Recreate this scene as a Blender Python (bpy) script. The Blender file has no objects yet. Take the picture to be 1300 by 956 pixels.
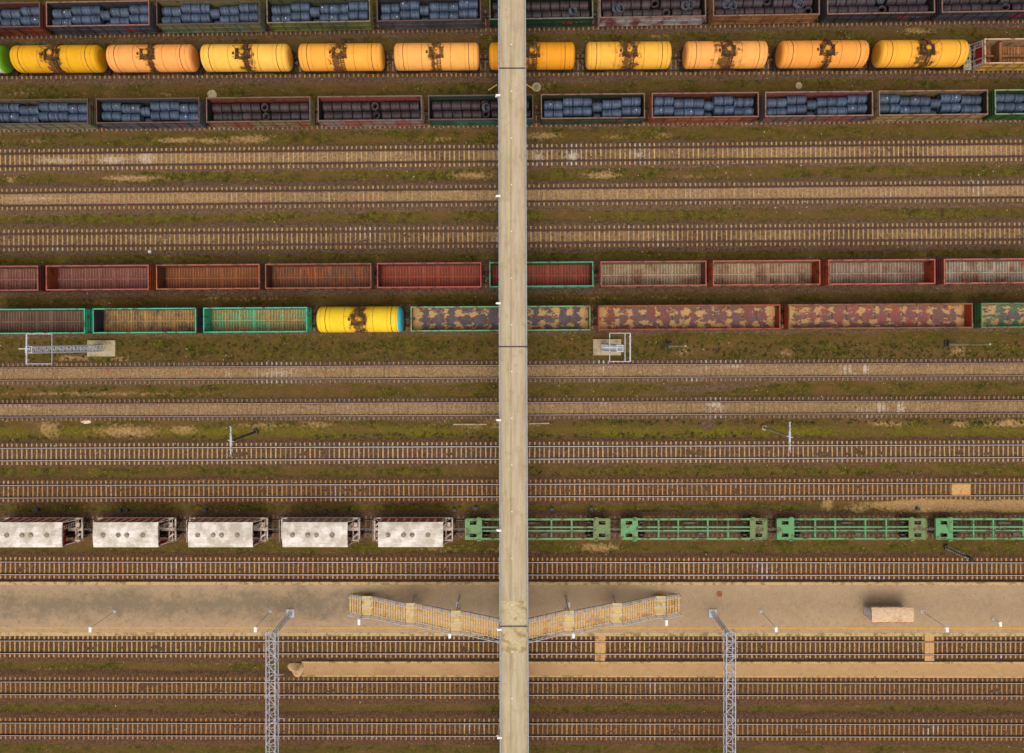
import bpy, math, random
import numpy as np
from mathutils import Vector, Matrix
random.seed(7); rng = np.random.default_rng(7)
R = math.radians
SC = bpy.context.scene
COL = SC.collection
H = 86.7                      # camera height over sleeper tops
NX, NY = 650.0, 430.0         # nadir of the survey drone
def wx(px, z=0): return (px-NX)/10*(H-z)/H
def wy(py, z=0): return (NY-py)/10*(H-z)/H
def s2l(c):
    c = c/255.0
    return c/12.92 if c <= .04045 else ((c+.055)/1.055)**2.4
def C(r, g, b, k=1.0): return (s2l(r)*k, s2l(g)*k, s2l(b)*k, 1.0)

# ------------------------------------------------------------------ mesh builder
class MB:
    def __init__(s): s.v=[]; s.f=[]; s.m=[]; s.sm=[]
    def add(s, vs, fs, mi=0, smooth=False):
        o=len(s.v); s.v.extend([tuple(p) for p in vs])
        for f in fs: s.f.append([i+o for i in f]); s.m.append(mi); s.sm.append(smooth)
    def box(s, x0,x1,y0,y1,z0,z1, mi=0):
        vs=[(x0,y0,z0),(x1,y0,z0),(x1,y1,z0),(x0,y1,z0),(x0,y0,z1),(x1,y0,z1),(x1,y1,z1),(x0,y1,z1)]
        s.add(vs, [(0,3,2,1),(4,5,6,7),(0,1,5,4),(1,2,6,5),(2,3,7,6),(3,0,4,7)], mi)
    def bar(s, p, q, w=.05, h=None, mi=0):
        p=Vector(p); q=Vector(q); d=q-p; L=d.length
        if L<1e-6: return
        h=h or w
        qt=d.to_track_quat('X','Z') if abs(d.normalized().z)<.999 else d.to_track_quat('X','Y')
        vs=[]
        for x in (0,L):
            for (y,z) in ((-w/2,-h/2),(w/2,-h/2),(w/2,h/2),(-w/2,h/2)):
                vs.append(p+qt@Vector((x,y,z)))
        s.add(vs,[(0,1,2,3),(7,6,5,4),(0,4,5,1),(1,5,6,2),(2,6,7,3),(3,7,4,0)],mi)
    def cyl(s, p, q, r, n=12, mi=0, r2=None):
        p=Vector(p); q=Vector(q); d=q-p; r2=r if r2 is None else r2
        qt=d.to_track_quat('X','Z') if abs(d.normalized().z)<.999 else d.to_track_quat('X','Y')
        vs=[]
        for x,rr in ((0,r),(d.length,r2)):
            for i in range(n):
                a=2*math.pi*i/n; vs.append(p+qt@Vector((x,rr*math.cos(a),rr*math.sin(a))))
        s.add(vs,[(i,(i+1)%n,n+(i+1)%n,n+i) for i in range(n)],mi,True)
        s.add(vs[:n],[tuple(range(n))[::-1]],mi); s.add(vs[n:],[tuple(range(n))],mi)
    def lathe_x(s, prof, n=24, cx=0, cy=0, cz=0, mi=0, closed=False, squash=None):
        vs=[]
        for (x,r) in prof:
            for i in range(n):
                a=2*math.pi*i/n; vs.append((cx+x, cy+r*math.cos(a), cz+r*math.sin(a)))
        k=len(prof); fs=[]
        for j in range(k if closed else k-1):
            jj=(j+1)%k
            for i in range(n):
                fs.append((j*n+i, jj*n+i, jj*n+(i+1)%n, j*n+(i+1)%n))
        s.add(vs,fs,mi,True)
    def torus(s, c, R0, r0, axis=(0,0,1), n=28, k=8, mi=0):
        qt=Vector(axis).to_track_quat('Z','X'); c=Vector(c); vs=[]
        for i in range(n):
            a=2*math.pi*i/n
            for j in range(k):
                b=2*math.pi*j/k; rr=R0+r0*math.cos(b)
                vs.append(c+qt@Vector((rr*math.cos(a), rr*math.sin(a), r0*math.sin(b))))
        s.add(vs,[(i*k+j,((i+1)%n)*k+j,((i+1)%n)*k+(j+1)%k,i*k+(j+1)%k) for i in range(n) for j in range(k)],mi,True)
    def prism_x(s, prof, x0, x1, mi=0):
        n=len(prof); vs=[(x0,y,z) for y,z in prof]+[(x1,y,z) for y,z in prof]
        s.add(vs,[(i,n+i,n+(i+1)%n,(i+1)%n) for i in range(n)]+[tuple(range(n)),tuple(range(2*n-1,n-1,-1))],mi)
    def build(s, name, mats, parent=None, loc=(0,0,0), color=None, colb=None):
        me=bpy.data.meshes.new(name)
        me.from_pydata(s.v,[],s.f); me.update()
        if not isinstance(mats,(list,tuple)): mats=[mats]
        for m in mats: me.materials.append(m)
        me.polygons.foreach_set('material_index', s.m); me.polygons.foreach_set('use_smooth', s.sm)
        o=bpy.data.objects.new(name,me); COL.objects.link(o); o.location=loc
        if parent is not None: o.parent=parent
        if color: o.color=color
        if colb: o['colb']=list(colb)
        return o
def thing(name, label, cat, loc=(0,0,0), rz=0, group=None):
    o=bpy.data.objects.new(name,None); COL.objects.link(o); o.location=loc; o.rotation_euler=(0,0,rz)
    o.empty_display_size=.3
    return tag(o,label,cat,group)
def tag(o,label=None,cat=None,group=None,kind=None):
    if label: o['label']=label
    if cat: o['category']=cat
    if group: o['group']=group
    if kind: o['kind']=kind
    return o
KIDS={}
def kids(o): return [c for c in COL.objects if c.parent==o]
def snapshot(o):
    return (o,[snapshot(c) for c in kids(o)])
def copy_tree(snap, parent=None):
    o,ch=snap; c=o.copy(); COL.objects.link(c)
    if parent is not None: c.parent=parent
    return (c,[copy_tree(k,c) for k in ch])
def walk(snap):
    yield snap[0]
    for k in snap[1]:
        yield from walk(k)

# ------------------------------------------------------------------ materials
class NT:
    def __init__(s,name):
        s.mat=bpy.data.materials.new(name); s.mat.use_nodes=True; s.nt=s.mat.node_tree; s.n=s.nt.nodes; s.l=s.nt.links
        s.b=s.n['Principled BSDF']; s.b.inputs['Specular IOR Level'].default_value=.3
    def node(s,t,**kw):
        n=s.n.new(t)
        for k,v in kw.items(): setattr(n,k,v)
        return n
    def put(s,sock,val):
        if isinstance(val,bpy.types.NodeSocket): s.l.new(val,sock)
        elif isinstance(val,tuple) and sock.type=='VECTOR': sock.default_value=val[:3]
        else: sock.default_value=val
    def math(s,op,a,b=0.0,c=None,clamp=False):
        n=s.node('ShaderNodeMath',operation=op,use_clamp=clamp); s.put(n.inputs[0],a); s.put(n.inputs[1],b)
        if c is not None: s.put(n.inputs[2],c)
        return n.outputs[0]
    def noise(s,vec,scale,detail=3,rough=.55,dist=0):
        n=s.node('ShaderNodeTexNoise'); s.put(n.inputs['Vector'],vec); n.inputs['Scale'].default_value=scale
        n.inputs['Detail'].default_value=detail; n.inputs['Roughness'].default_value=rough; n.inputs['Distortion'].default_value=dist
        return n.outputs[0]
    def step(s,val,a,b):
        n=s.node('ShaderNodeMapRange',clamp=True); s.put(n.inputs[0],val); n.inputs[1].default_value=a; n.inputs[2].default_value=b
        return n.outputs[0]
    def mix(s,f,a,b,mode='MIX'):
        n=s.node('ShaderNodeMix',data_type='RGBA',blend_type=mode); s.put(n.inputs[0],f); s.put(n.inputs[6],a); s.put(n.inputs[7],b)
        return n.outputs[2]
    def gain(s,col,val,lo,hi):           # multiply colour by a range driven by val
        n=s.node('ShaderNodeMapRange',clamp=False); s.put(n.inputs[0],val); n.inputs[1].default_value=.25; n.inputs[2].default_value=.75
        n.inputs[3].default_value=lo; n.inputs[4].default_value=hi
        v=s.node('ShaderNodeVectorMath',operation='SCALE'); s.put(v.inputs[0],col); s.l.new(n.outputs[0],v.inputs[3]); return v.outputs[0]
    def pos(s): return s.node('ShaderNodeNewGeometry').outputs['Position']
    def obj(s,jit=True):                 # object coordinates shifted per object
        t=s.node('ShaderNodeTexCoord').outputs['Object']
        if not jit: return t
        i=s.node('ShaderNodeObjectInfo'); k=s.math('MULTIPLY',i.outputs['Random'],73.0)
        v=s.node('ShaderNodeVectorMath',operation='ADD'); s.l.new(t,v.inputs[0]); s.l.new(k,v.inputs[1]); return v.outputs[0]
    def sep(s,v):
        n=s.node('ShaderNodeSeparateXYZ'); s.put(n.inputs[0],v); return n.outputs
    def scale(s,v,xyz):
        n=s.node('ShaderNodeVectorMath',operation='MULTIPLY'); s.put(n.inputs[0],v); n.inputs[1].default_value=xyz; return n.outputs[0]
    def ocol(s): return s.node('ShaderNodeObjectInfo').outputs['Color']
    def attr(s,name,kind='GEOMETRY',out='Fac'):
        n=s.node('ShaderNodeAttribute',attribute_name=name,attribute_type=kind); return n.outputs[out]
    def bump(s,h,dist=.02,strength=.6):
        n=s.node('ShaderNodeBump'); n.inputs['Distance'].default_value=dist; n.inputs['Strength'].default_value=strength
        s.l.new(h,n.inputs['Height']); s.l.new(n.outputs[0],s.b.inputs['Normal'])
    def done(s,col,rough=.8,metal=0.0):
        s.put(s.b.inputs['Base Color'],col); s.put(s.b.inputs['Roughness'],rough); s.b.inputs['Metallic'].default_value=metal; return s.mat

def weathered(name, base=None, second=C(95,60,40), amt=.25, scale=1.2, rough=.65, lo=.75, hi=1.2, colb=False, metal=0, stretch=(1,1,1), spec=.3):
    t=NT(name); v=t.scale(t.obj(),stretch)
    c=t.ocol() if base is None else base
    if colb=='only': c=t.attr('colb','OBJECT','Color')
    n1=t.noise(v,scale,6,.62); n2=t.noise(v,scale*5,4,.6)
    c2=t.attr('colb','OBJECT','Color') if colb is True else second
    m=t.step(n1,.5-amt*.35+.14,.5-amt*.35+.24) if amt>0 else 0.0
    c=t.mix(t.math('MULTIPLY',m,.85),c,c2) if amt>0 else c
    c=t.gain(c,n2,lo,hi); t.bump(n2,.01,.5); t.b.inputs['Specular IOR Level'].default_value=spec
    return t.done(c,rough,metal)

M={}
M['paint']=weathered('wagon_paint',amt=.34,second=C(84,58,44),rough=.6)
M['paint2']=weathered('patched_paint',amt=.5,scale=.35,colb=True,rough=.6,lo=.7,hi=1.25)
M['inner']=weathered('wagon_inner',colb='only',amt=.3,second=C(60,42,36),rough=.8,lo=.7,hi=1.25)
M['under']=weathered('underframe_grime',base=C(44,36,32),amt=.3,second=C(70,50,38),rough=.8)
M['wheel']=weathered('wheel_steel',base=C(70,62,58),amt=.3,rough=.5,metal=.3)
M['coup']=weathered('coupler_steel',base=C(92,84,78),amt=.4,second=C(60,50,44),rough=.6)
M['galv']=weathered('galvanised_steel',base=C(176,180,194),amt=.15,second=C(110,108,108),rough=.5,scale=2)
M['galvdark']=weathered('dark_steel',base=C(66,64,66),amt=.2,rough=.5,scale=2)
M['conc']=weathered('pale_concrete',base=C(168,156,128),amt=.35,second=C(126,112,86),scale=.8,rough=.9)
M['white']=weathered('white_enamel',base=C(225,225,230),amt=.0,rough=.4)
M['tagw']=weathered('paper_tag',base=C(215,215,220),amt=0,rough=.6)
M['black']=weathered('black_rubber',base=C(30,28,28),amt=0,rough=.7)
M['redmark']=weathered('red_marking',base=C(150,34,34),amt=0,rough=.6)
M['whitemark']=weathered('white_marking',base=C(205,205,210),amt=.1,rough=.6)
def floor_mat(nm='hatch_floor',lo=.5,hi=.95):
    t=NT(nm); v=t.obj(); o=t.obj(False)
    a=t.noise(v,.55,6,.65); b=t.noise(v,5,4,.65)
    vs=t.scale(v,(5,.8,1)); st=t.noise(vs,1.3,4,.6)
    c=t.mix(t.step(t.math('ADD',t.math('MULTIPLY',a,.65),t.math('MULTIPLY',st,.35)),.47,.6),t.ocol(),t.attr('colb','OBJECT','Color'))
    x,y,z=t.sep(o)
    c=t.mix(t.math('MULTIPLY',t.step(b,.5,.7),.5),c,C(66,48,38))
    c=t.gain(c,st,lo,hi); t.bump(b,.015,.6); return t.done(c,.85)
M['floor']=floor_mat()
M['rib']=floor_mat('hatch_rib',.95,1.6)
def patched_floor():
    t=NT('flaking_floor'); v=t.obj(); o=t.obj(False); x,y,z=t.sep(o)
    n=t.noise(t.scale(v,(.75,1.15,1)),1.7,8,.7,.5); n2=t.noise(v,6,4,.6)
    cx=t.math('COSINE',t.math('MULTIPLY',x,2*math.pi/1.75)); cy=t.math('ABSOLUTE',t.math('SINE',t.math('MULTIPLY',y,2.1)))
    n3=t.noise(v,.25,2,.5)
    m=t.math('ADD',n,t.math('MULTIPLY',cx,.055)); m=t.math('ADD',m,t.math('MULTIPLY',cy,.13)); m=t.math('ADD',m,t.math('MULTIPLY',n3,.25))
    e=t.math('MULTIPLY',t.step(t.math('ABSOLUTE',x),9.2,10.6),.12); m=t.math('ADD',m,e)
    k=t.step(m,.752,.778)
    base=t.mix(t.step(t.noise(v,.8,4,.6),.42,.55),t.ocol(),t.attr('colb','OBJECT','Color'))
    base=t.mix(t.math('MULTIPLY',t.step(n2,.5,.62),.5),base,C(110,90,84)); base=t.mix(t.step(cx,.9,.98),base,C(78,66,66))
    c=t.mix(k,base,t.mix(t.step(n2,.4,.6),C(190,156,106),C(160,126,84))); c=t.gain(c,n2,.75,1.2); t.bump(t.math('ADD',n2,k),.02,.6); return t.done(c,.85)
M['pfloor']=patched_floor()
def coil_mat(name,c1,c2,c3,spec,stripes):
    t=NT(name); v=t.obj(); i=t.node('ShaderNodeObjectInfo').outputs['Random']
    n=t.noise(t.scale(v,(stripes,.35,.35)),1.0,4,.65); n2=t.noise(v,2.2,3,.6)
    c=t.mix(t.step(n,.36,.62),c1,c2); c=t.mix(t.math('MULTIPLY',t.step(n2,.52,.68),.6),c,c3)
    c=t.gain(c,t.math('ADD',t.math('MULTIPLY',i,.5),.25),.8,1.2); t.bump(n,.03,.8); t.b.inputs['Specular IOR Level'].default_value=spec
    return t.done(c,.55)
M['bcoil']=coil_mat('blue_wire_coil',C(26,36,54),C(72,90,116),C(42,52,72),.4,9)
M['rcoil']=coil_mat('rusty_wire_coil',C(22,19,24),C(68,59,66),C(74,40,32),.3,11)
M['dcoil']=coil_mat('dark_wire_coil',C(52,58,72),C(92,98,112),C(60,60,70),.4,6)
def tank_mat():
    t=NT('tank_paint'); v=t.obj(); o=t.obj(False); x,y,z=t.sep(o); i=t.node('ShaderNodeObjectInfo').outputs['Random']
    n=t.noise(v,1.3,7,.66,.3); n2=t.noise(t.scale(v,(1.6,.22,.22)),1.6,5,.6); n3=t.noise(v,5,5,.65)
    ax=t.math('ABSOLUTE',t.math('ADD',x,t.math('MULTIPLY',t.math('SUBTRACT',i,.5),.8)))
    i2=t.math('FRACT',t.math('MULTIPLY',i,17.3)); wid=t.math('ADD',.5,t.math('MULTIPLY',i2,1.7))
    fall=t.math('SUBTRACT',1.0,t.math('DIVIDE',ax,wid))                       # oil spilt round the hatch
    m=t.math('ADD',t.math('MULTIPLY',fall,.27),n); m=t.math('ADD',m,t.math('MULTIPLY',t.math('SUBTRACT',n2,.5),.35))
    k=t.step(m,.61,.68); k2=t.step(m,.47,.64); se=t.math('COSINE',t.math('MULTIPLY',x,2*math.pi/1.87))
    c=t.mix(t.math('MULTIPLY',k2,.6),t.ocol(),C(176,112,20)); c=t.mix(t.math('MULTIPLY',k,.85),c,C(66,44,30))
    c=t.mix(t.math('MULTIPLY',t.step(se,.975,.99),.3),c,C(120,80,30)); spot=t.step(n3,.66,.72); c=t.mix(t.math('MULTIPLY',spot,.6),c,C(105,62,30))
    c=t.gain(c,t.noise(v,.9,3,.5),.92,1.08)
    t.bump(n3,.006,.4); return t.done(c,t.math('ADD',.5,t.math('MULTIPLY',n,.35)))
M['tank']=tank_mat()
def roof_mat():
    t=NT('hopper_roof'); v=t.obj(); n=t.noise(v,.8,6,.62); n2=t.noise(t.scale(v,(.3,5,1)),1.5,4,.6); n3=t.noise(v,6,4,.6)
    c=t.mix(t.step(n,.4,.62),C(178,170,160),C(224,220,218)); c=t.mix(t.math('MULTIPLY',t.step(n2,.5,.62),.35),c,C(165,150,132))
    c=t.gain(c,n3,.9,1.08); t.bump(n2,.01,.4); return t.done(c,.6)
M['roof']=roof_mat()
def sleeper_mat():
    t=NT('sleeper_concrete'); p=t.pos(); o=t.obj(False); x,y,z=t.sep(o)
    n=t.noise(p,3.0,4,.65); n1=t.noise(p,.12,3,.6); n2=t.noise(p,14,3,.6)
    c=t.mix(t.math('MULTIPLY',t.step(n1,.62,.70),.7),t.ocol(),C(196,190,186)) ; c=t.mix(t.math('MULTIPLY',t.step(t.noise(p,.21,2,.5),.6,.66),.35),c,C(180,104,60))
    d=t.math('ABSOLUTE',t.math('SUBTRACT',t.math('ABSOLUTE',y),.795))
    c=t.mix(t.math('MULTIPLY',t.math('SUBTRACT',1.0,t.step(d,.14,.24)),.75),c,C(72,54,42))
    c=t.mix(t.math('MULTIPLY',t.step(n,.5,.68),.75),c,C(108,84,60)); c=t.gain(c,n2,.75,1.2); t.bump(n2,.01,.5)
    return t.done(c,.9)
M['sleeper']=sleeper_mat()
M['railfoot']=weathered('rail_rust',base=C(66,46,42),amt=.3,second=C(50,36,34),rough=.8,scale=2)
M['railhead']=weathered('rail_head',amt=.0,rough=.45,metal=.35,lo=.85,hi=1.1)
def ground_mat():
    t=NT('yard_ground'); p=t.pos()
    bal=t.attr('ballast'); tan=t.attr('fines'); dry=t.attr('dry'); rust=t.attr('rusty'); lush=t.attr('lush')
    n0=t.noise(t.scale(p,(.35,1,1)),.35,5,.6); n1=t.noise(p,1.3,6,.66); n2=t.noise(p,5.5,5,.7); n3=t.noise(p,16,3,.7)
    vor=t.node('ShaderNodeTexVoronoi',feature='F1'); t.put(vor.inputs['Vector'],p); vor.inputs['Scale'].default_value=9
    vc=t.node('ShaderNodeTexVoronoi',feature='F1'); t.put(vc.inputs['Vector'],p); vc.inputs['Scale'].default_value=4.5
    grey=t.sep(vor.outputs['Color'])[0]
    # turf
    g=t.mix(t.step(n1,.38,.62),C(54,50,16),C(86,80,22)); g=t.mix(t.math('MULTIPLY',t.step(n2,.48,.68),.7),g,C(54,48,22))
    g=t.mix(t.math('MULTIPLY',t.step(n3,.55,.75),.6),g,C(136,122,62))
    n4=t.noise(p,2.6,6,.75); n5=t.noise(t.scale(p,(.6,1,1)),.8,5,.65)
    g=t.mix(t.math('MULTIPLY',t.step(n5,.43,.58),.75),g,C(94,72,40)); g=t.mix(t.math('MULTIPLY',t.step(n4,.56,.68),.5),g,C(122,102,60)); g=t.mix(t.math('MULTIPLY',t.step(n4,.44,.34),.6),g,C(44,40,18))
    lu=t.step(t.math('ADD',t.math('MULTIPLY',lush,.6),t.math('SUBTRACT',n1,.5)),.2,.6); g=t.mix(lu,g,t.mix(t.step(n2,.4,.6),C(84,78,20),C(116,106,34)))
    soil=t.mix(t.step(n1,.35,.65),C(112,86,50),C(86,66,40))
    s_=t.step(t.math('ADD',n0,t.math('MULTIPLY',t.math('SUBTRACT',n2,.5),.5)),.50,.62); g=t.mix(t.math('MULTIPLY',s_,.8),g,soil)
    # dry patches
    dm=t.math('MULTIPLY',t.step(t.math('ADD',dry,t.math('MULTIPLY',t.math('SUBTRACT',n4,.5),2.6)),.35,.95),.85)
    dc=t.mix(t.step(n2,.4,.65),C(182,150,104),C(140,112,74)); g=t.mix(dm,g,dc)
    # ballast
    b=t.mix(grey,C(62,46,35),C(108,86,68)); b=t.mix(t.math('MULTIPLY',t.step(n3,.5,.7),.4),b,C(146,122,104))
    b=t.mix(t.math('MULTIPLY',rust,.65),b,t.mix(grey,C(64,42,26),C(100,70,46)))
    f=t.mix(t.step(n2,.38,.62),C(118,92,64),C(166,140,106)); f=t.mix(t.math('MULTIPLY',t.step(n1,.5,.64),.5),f,C(104,82,58))
    wp=t.step(t.noise(t.scale(p,(.5,1,1)),.5,4,.7),.64,.72); f=t.mix(t.math('MULTIPLY',wp,.5),f,C(196,180,160))
    b=t.mix(t.step(t.math('ADD',tan,t.math('MULTIPLY',t.math('SUBTRACT',n1,.5),1.0)),.3,.6),b,f)
    bm=t.step(t.math('ADD',t.math('SUBTRACT',bal,t.math('MULTIPLY',dry,.55)),t.math('ADD',t.math('MULTIPLY',t.math('SUBTRACT',n1,.5),.55),t.math('MULTIPLY',t.math('SUBTRACT',n2,.5),.5))),.42,.56)
    b=t.mix(t.math('MULTIPLY',t.step(n4,.56,.66),.4),b,C(134,110,84)); b=t.mix(t.math('MULTIPLY',t.step(n4,.45,.36),.5),b,C(58,44,32))
    b=t.mix(t.math('MULTIPLY',t.step(n3,.70,.76),.6),b,C(190,172,150))
    c=t.mix(bm,g,b)
    c=t.mix(t.math('MULTIPLY',t.step(t.math('ADD',t.attr('chalk'),t.math('MULTIPLY',t.math('SUBTRACT',n4,.5),2.0)),.4,.9),.7),c,C(196,184,170))
    c=t.gain(c,n3,.62,1.38)
    hgt=t.math('ADD',t.math('MULTIPLY',vor.outputs['Distance'],1.0),n3)
    t.bump(hgt,.05,.7); t.b.inputs['Specular IOR Level'].default_value=.15
    return t.done(c,.95)
M['ground']=ground_mat()
def platform_mat(name,c1,c2,c3,ymid,yw):
    t=NT(name); p=t.pos(); x,y,z=t.sep(p); n=t.noise(p,.35,6,.62); n1=t.noise(p,1.6,6,.68); n2=t.noise(p,9,4,.7)
    band=t.math('SUBTRACT',1.0,t.math('DIVIDE',t.math('ABSOLUTE',t.math('SUBTRACT',y,ymid)),yw))
    m=t.step(t.math('ADD',t.math('MULTIPLY',band,.2),t.math('ADD',t.math('MULTIPLY',n,.4),t.math('MULTIPLY',n1,.6))),.50,.68)
    west=t.step(x,20,-20)
    c=t.mix(t.step(n1,.35,.65),c1,c2); c=t.mix(t.math('MULTIPLY',m,t.math('ADD',.3,t.math('MULTIPLY',west,.65))),c,c3); c=t.gain(c,n2,.75,1.2)
    c=t.mix(t.math('MULTIPLY',t.step(t.noise(p,2.6,7,.75),.60,.66),.45),c,C(86,76,50))
    t.bump(n2,.015,.6); return t.done(c,.92)
M['plat']=platform_mat('platform_asphalt',C(154,130,104),C(172,150,122),C(122,108,90),-33.6,2.6)
M['plat2']=platform_mat('sandy_platform',C(166,132,90),C(182,148,106),C(150,118,80),-44,3)
def bridge_mat():
    t=NT('bridge_deck_concrete'); p=t.pos(); x,y,z=t.sep(p)
    n=t.noise(t.scale(p,(2.2,.18,1)),1,6,.65); n1=t.noise(p,.9,6,.65); n2=t.noise(p,10,4,.7)
    c=t.mix(t.math('MULTIPLY',t.step(n,.42,.66),.7),C(184,172,148),C(154,138,110)); c=t.mix(t.math('MULTIPLY',t.step(n1,.54,.7),.4),c,C(146,122,82))
    ln=t.math('ABSOLUTE',t.math('ADD',x,t.math('MULTIPLY',n1,.25)))
    c=t.mix(t.math('MULTIPLY',t.math('SUBTRACT',1.0,t.step(ln,.02,.16)),.35),c,C(112,94,62))
    c=t.gain(c,n2,.85,1.12); t.bump(n2,.01,.5); return t.done(c,.9)
M['deck']=bridge_mat()
M['deck2']=weathered('deck_repair',base=C(186,172,140),amt=.4,second=C(150,128,86),rough=.9,scale=.8)
M['tread']=weathered('stair_tread',base=C(206,170,110),amt=.3,second=C(172,126,64),rough=.8,scale=.9)
M['landing']=weathered('stair_landing',base=C(205,180,130),amt=.3,second=C(165,140,92),rough=.85,scale=1.2)
M['yellow']=weathered('yellow_line_paint',base=C(206,150,24),amt=.25,second=C(150,118,70),scale=3,rough=.7)
M['edge']=weathered('platform_edge_slab',base=C(182,156,116),amt=.4,second=C(130,106,76),scale=1.5,rough=.9)
M['cross']=weathered('crossing_panel',base=C(190,150,98),amt=.3,second=C(140,104,66),scale=1,rough=.9)
M['sand']=weathered('sand_heap',base=C(188,158,120),amt=.3,second=C(130,96,60),scale=2,rough=.95)
M['grass']=weathered('grass_blades',base=C(88,82,28),amt=.5,second=C(140,124,60),scale=.5,rough=.8,lo=.6,hi=1.3)
M['weed']=weathered('weed_leaves',base=C(52,50,20),amt=.4,second=C(104,92,34),scale=1.5,rough=.8,lo=.6,hi=1.4)
M['stone']=weathered('loose_stone',base=C(136,112,92),amt=.5,second=C(78,60,50),scale=.9,rough=.9)
M['shroof']=weathered('shelter_roof_sheet',base=C(200,172,144),amt=.25,second=C(176,138,104),scale=.6,rough=.7)
M['glass']=NT('shelter_glass').done(C(170,180,190),.15); 
g_=M['glass'].node_tree.nodes['Principled BSDF']; g_.inputs['Alpha'].default_value=.3; g_.inputs['Base Color'].default_value=C(190,200,215)
M['cover']=weathered('rusty_cover',base=C(150,84,30),amt=.3,rough=.8)
M['bridgefix']=weathered('railing_grey',base=C(150,156,168),amt=.2,second=C(110,104,96),scale=2,rough=.5)

# ------------------------------------------------------------------ tracks: y pixel at x=0 and x=1300
TR=[(36,15.5,'under the topmost train of coil wagons'),
    (87,79,'under the train of yellow and orange tank wagons'),
    (154,141,'under the coil wagons just below the tank wagons'),
    (203.3,190.6,'empty, first below the lower coil train, with whitish stained sleepers'),
    (253.3,242.5,'empty, middle one of the three above the red empty wagons'),
    (305.3,296,'empty, just above the train of red empty wagons'),
    (356.6,347,'under the train of red and brown empty wagons'),
    (409.2,401,'under the green wagons and long patched wagons'),
    (474.8,468.6,'empty and sandy, just below the lattice floodlight towers'),
    (521.3,516.3,'empty and sandy, second below the lattice floodlight towers'),
    (576.8,572.6,'empty, passing under the two T shaped masts'),
    (624,620.9,'empty, just above the white hoppers and green flat wagons'),
    (668.6,667.8,'under the white hoppers and green flat wagons'),
    (721,722,'empty, along the upper edge of the wide platform'),
    (821,822.3,'crossed by two concrete crossings, between the two platforms'),
    (873,874.8,'just below the narrow sandy platform'),
    (925,927,'lowest of all tracks at the bottom edge')]
SL=[C(170,138,92)]*3+[C(174,146,100),C(164,136,98),C(172,142,98)]+[C(140,112,80)]*2+[C(136,112,82),C(130,108,80),C(172,146,106),C(168,132,84),C(126,100,70),C(176,140,90),C(176,146,98),C(158,122,78),C(158,122,78)]
HD=[C(80,66,64)]*3+[C(84,64,64),C(84,64,64),C(92,72,72)]+[C(80,70,66)]*2+[C(150,134,136),C(150,134,136),C(188,180,188),C(180,170,176),C(90,80,76),C(184,174,182),C(176,164,170),C(172,160,160),C(160,150,150)]
def ty(i,x):                              # track centre y (world) at world x
    a,b,_=TR[i]; px=x*10+NX; return wy(a+(b-a)*px/1300)
def tang(i): a,b,_=TR[i]; return math.atan2(-(b-a),1300)

# ------------------------------------------------------------------ ground
def smooth01(t): t=np.clip(t,0,1); return t*t*(3-2*t)
def vnoise(x,y,seed):
    xi=np.floor(x).astype(int); yi=np.floor(y).astype(int); fx=smooth01(x-xi); fy=smooth01(y-yi)
    def h(a,b): 
        q=np.sin(a*127.1+b*311.7+seed*74.7)*43758.5453; return q-np.floor(q)
    return (h(xi,yi)*(1-fx)+h(xi+1,yi)*fx)*(1-fy)+(h(xi,yi+1)*(1-fx)+h(xi+1,yi+1)*fx)*fy
# dry or gravelly patches seen between the tracks: px, py, half width px, half height px, strength
DRY=[(225,177,26,4,1),(268,178,26,4,.8),(315,176,30,5,.9),(165,226,42,4,1),(12,228,6,4,.9),(40,178,14,4,.5),
 (690,171,22,5,.9),(840,170,16,4,.6),(780,173,20,3,.6),(600,222,30,5,.9),(765,222,22,5,1),(880,224,40,3,.5),(560,176,16,4,.6),
 (60,545,14,12,.9),(160,548,44,8,.9),(230,546,20,7,.8),(330,541,34,5,.7),(400,540,30,6,.6),(600,540,34,5,.6),(650,538,40,9,.8),
 (1130,538,28,4,.8),(1220,539,10,4,1),(1285,538,34,5,1),(90,455,24,4,.9),(150,456,16,5,.6),(120,500,150,3,.6),(1000,449,10,5,.7),(1220,446,12,8,.8),(870,448,8,4,.8),
 (1190,641,85,9,1.6),(1290,642,60,9,1.5),(1090,646,16,7,.9),(1052,640,9,12,.9),(760,696,26,6,.9),(640,700,30,4,.5),(560,698,40,4,.5),
 (100,120,30,5,.4),(25,117,20,6,.5),(860,120,10,3,.5),(835,45,14,3,.7),(1165,38,22,5,.8),(50,54,40,4,.4),(210,118,12,5,.5),(690,110,12,7,.6),
 (105,384,60,4,.4),(300,379,100,3,.5),(800,378,140,3,.4),(250,845,60,5,.3),(60,850,40,5,.3)]
CHALK=[(75,204,35,4,.8),(142,203,22,6,.9),(186,201,12,8,1),(683,200,8,8,.8),(727,199,9,7,1),(811,196,8,5,.8),(40,252,60,4,.6),(120,249,40,3,.5),(583,242,16,2,.7),(1075,469,10,8,.8),(1099,468,5,9,1),(933,465,18,3,.8),(350,473,25,5,.6),(290,476,5,8,.7),(1118,517,9,8,.9),(1144,517,6,9,.9),(908,514,12,5,.9),(765,512,10,2,.8),(440,515,14,4,.5),(20,515,24,3,.6),(880,243,12,3,.5),(1010,563,60,3,.2),(610,570,200,6,.25)]
GREY=[(890,494,60,6,.7),(930,490,40,5,.65),(970,488,40,3,.5),(899,538,11,12,.72),(850,489,30,3,.5)]
def field(X,Y,lst):
    d=np.zeros_like(X)
    for (px,py,hx,hy,s) in lst:
        q=((X-wx(px))/(hx/10))**2+((Y-wy(py))/(hy/10))**2
        d=np.maximum(d, s*np.exp(-q*.8))
    return d
RUST=[.1,.15,.1,.0,.0,.1,.3,.3,.0,.0,.6,.8,.5,.9,1,1,1]
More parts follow.
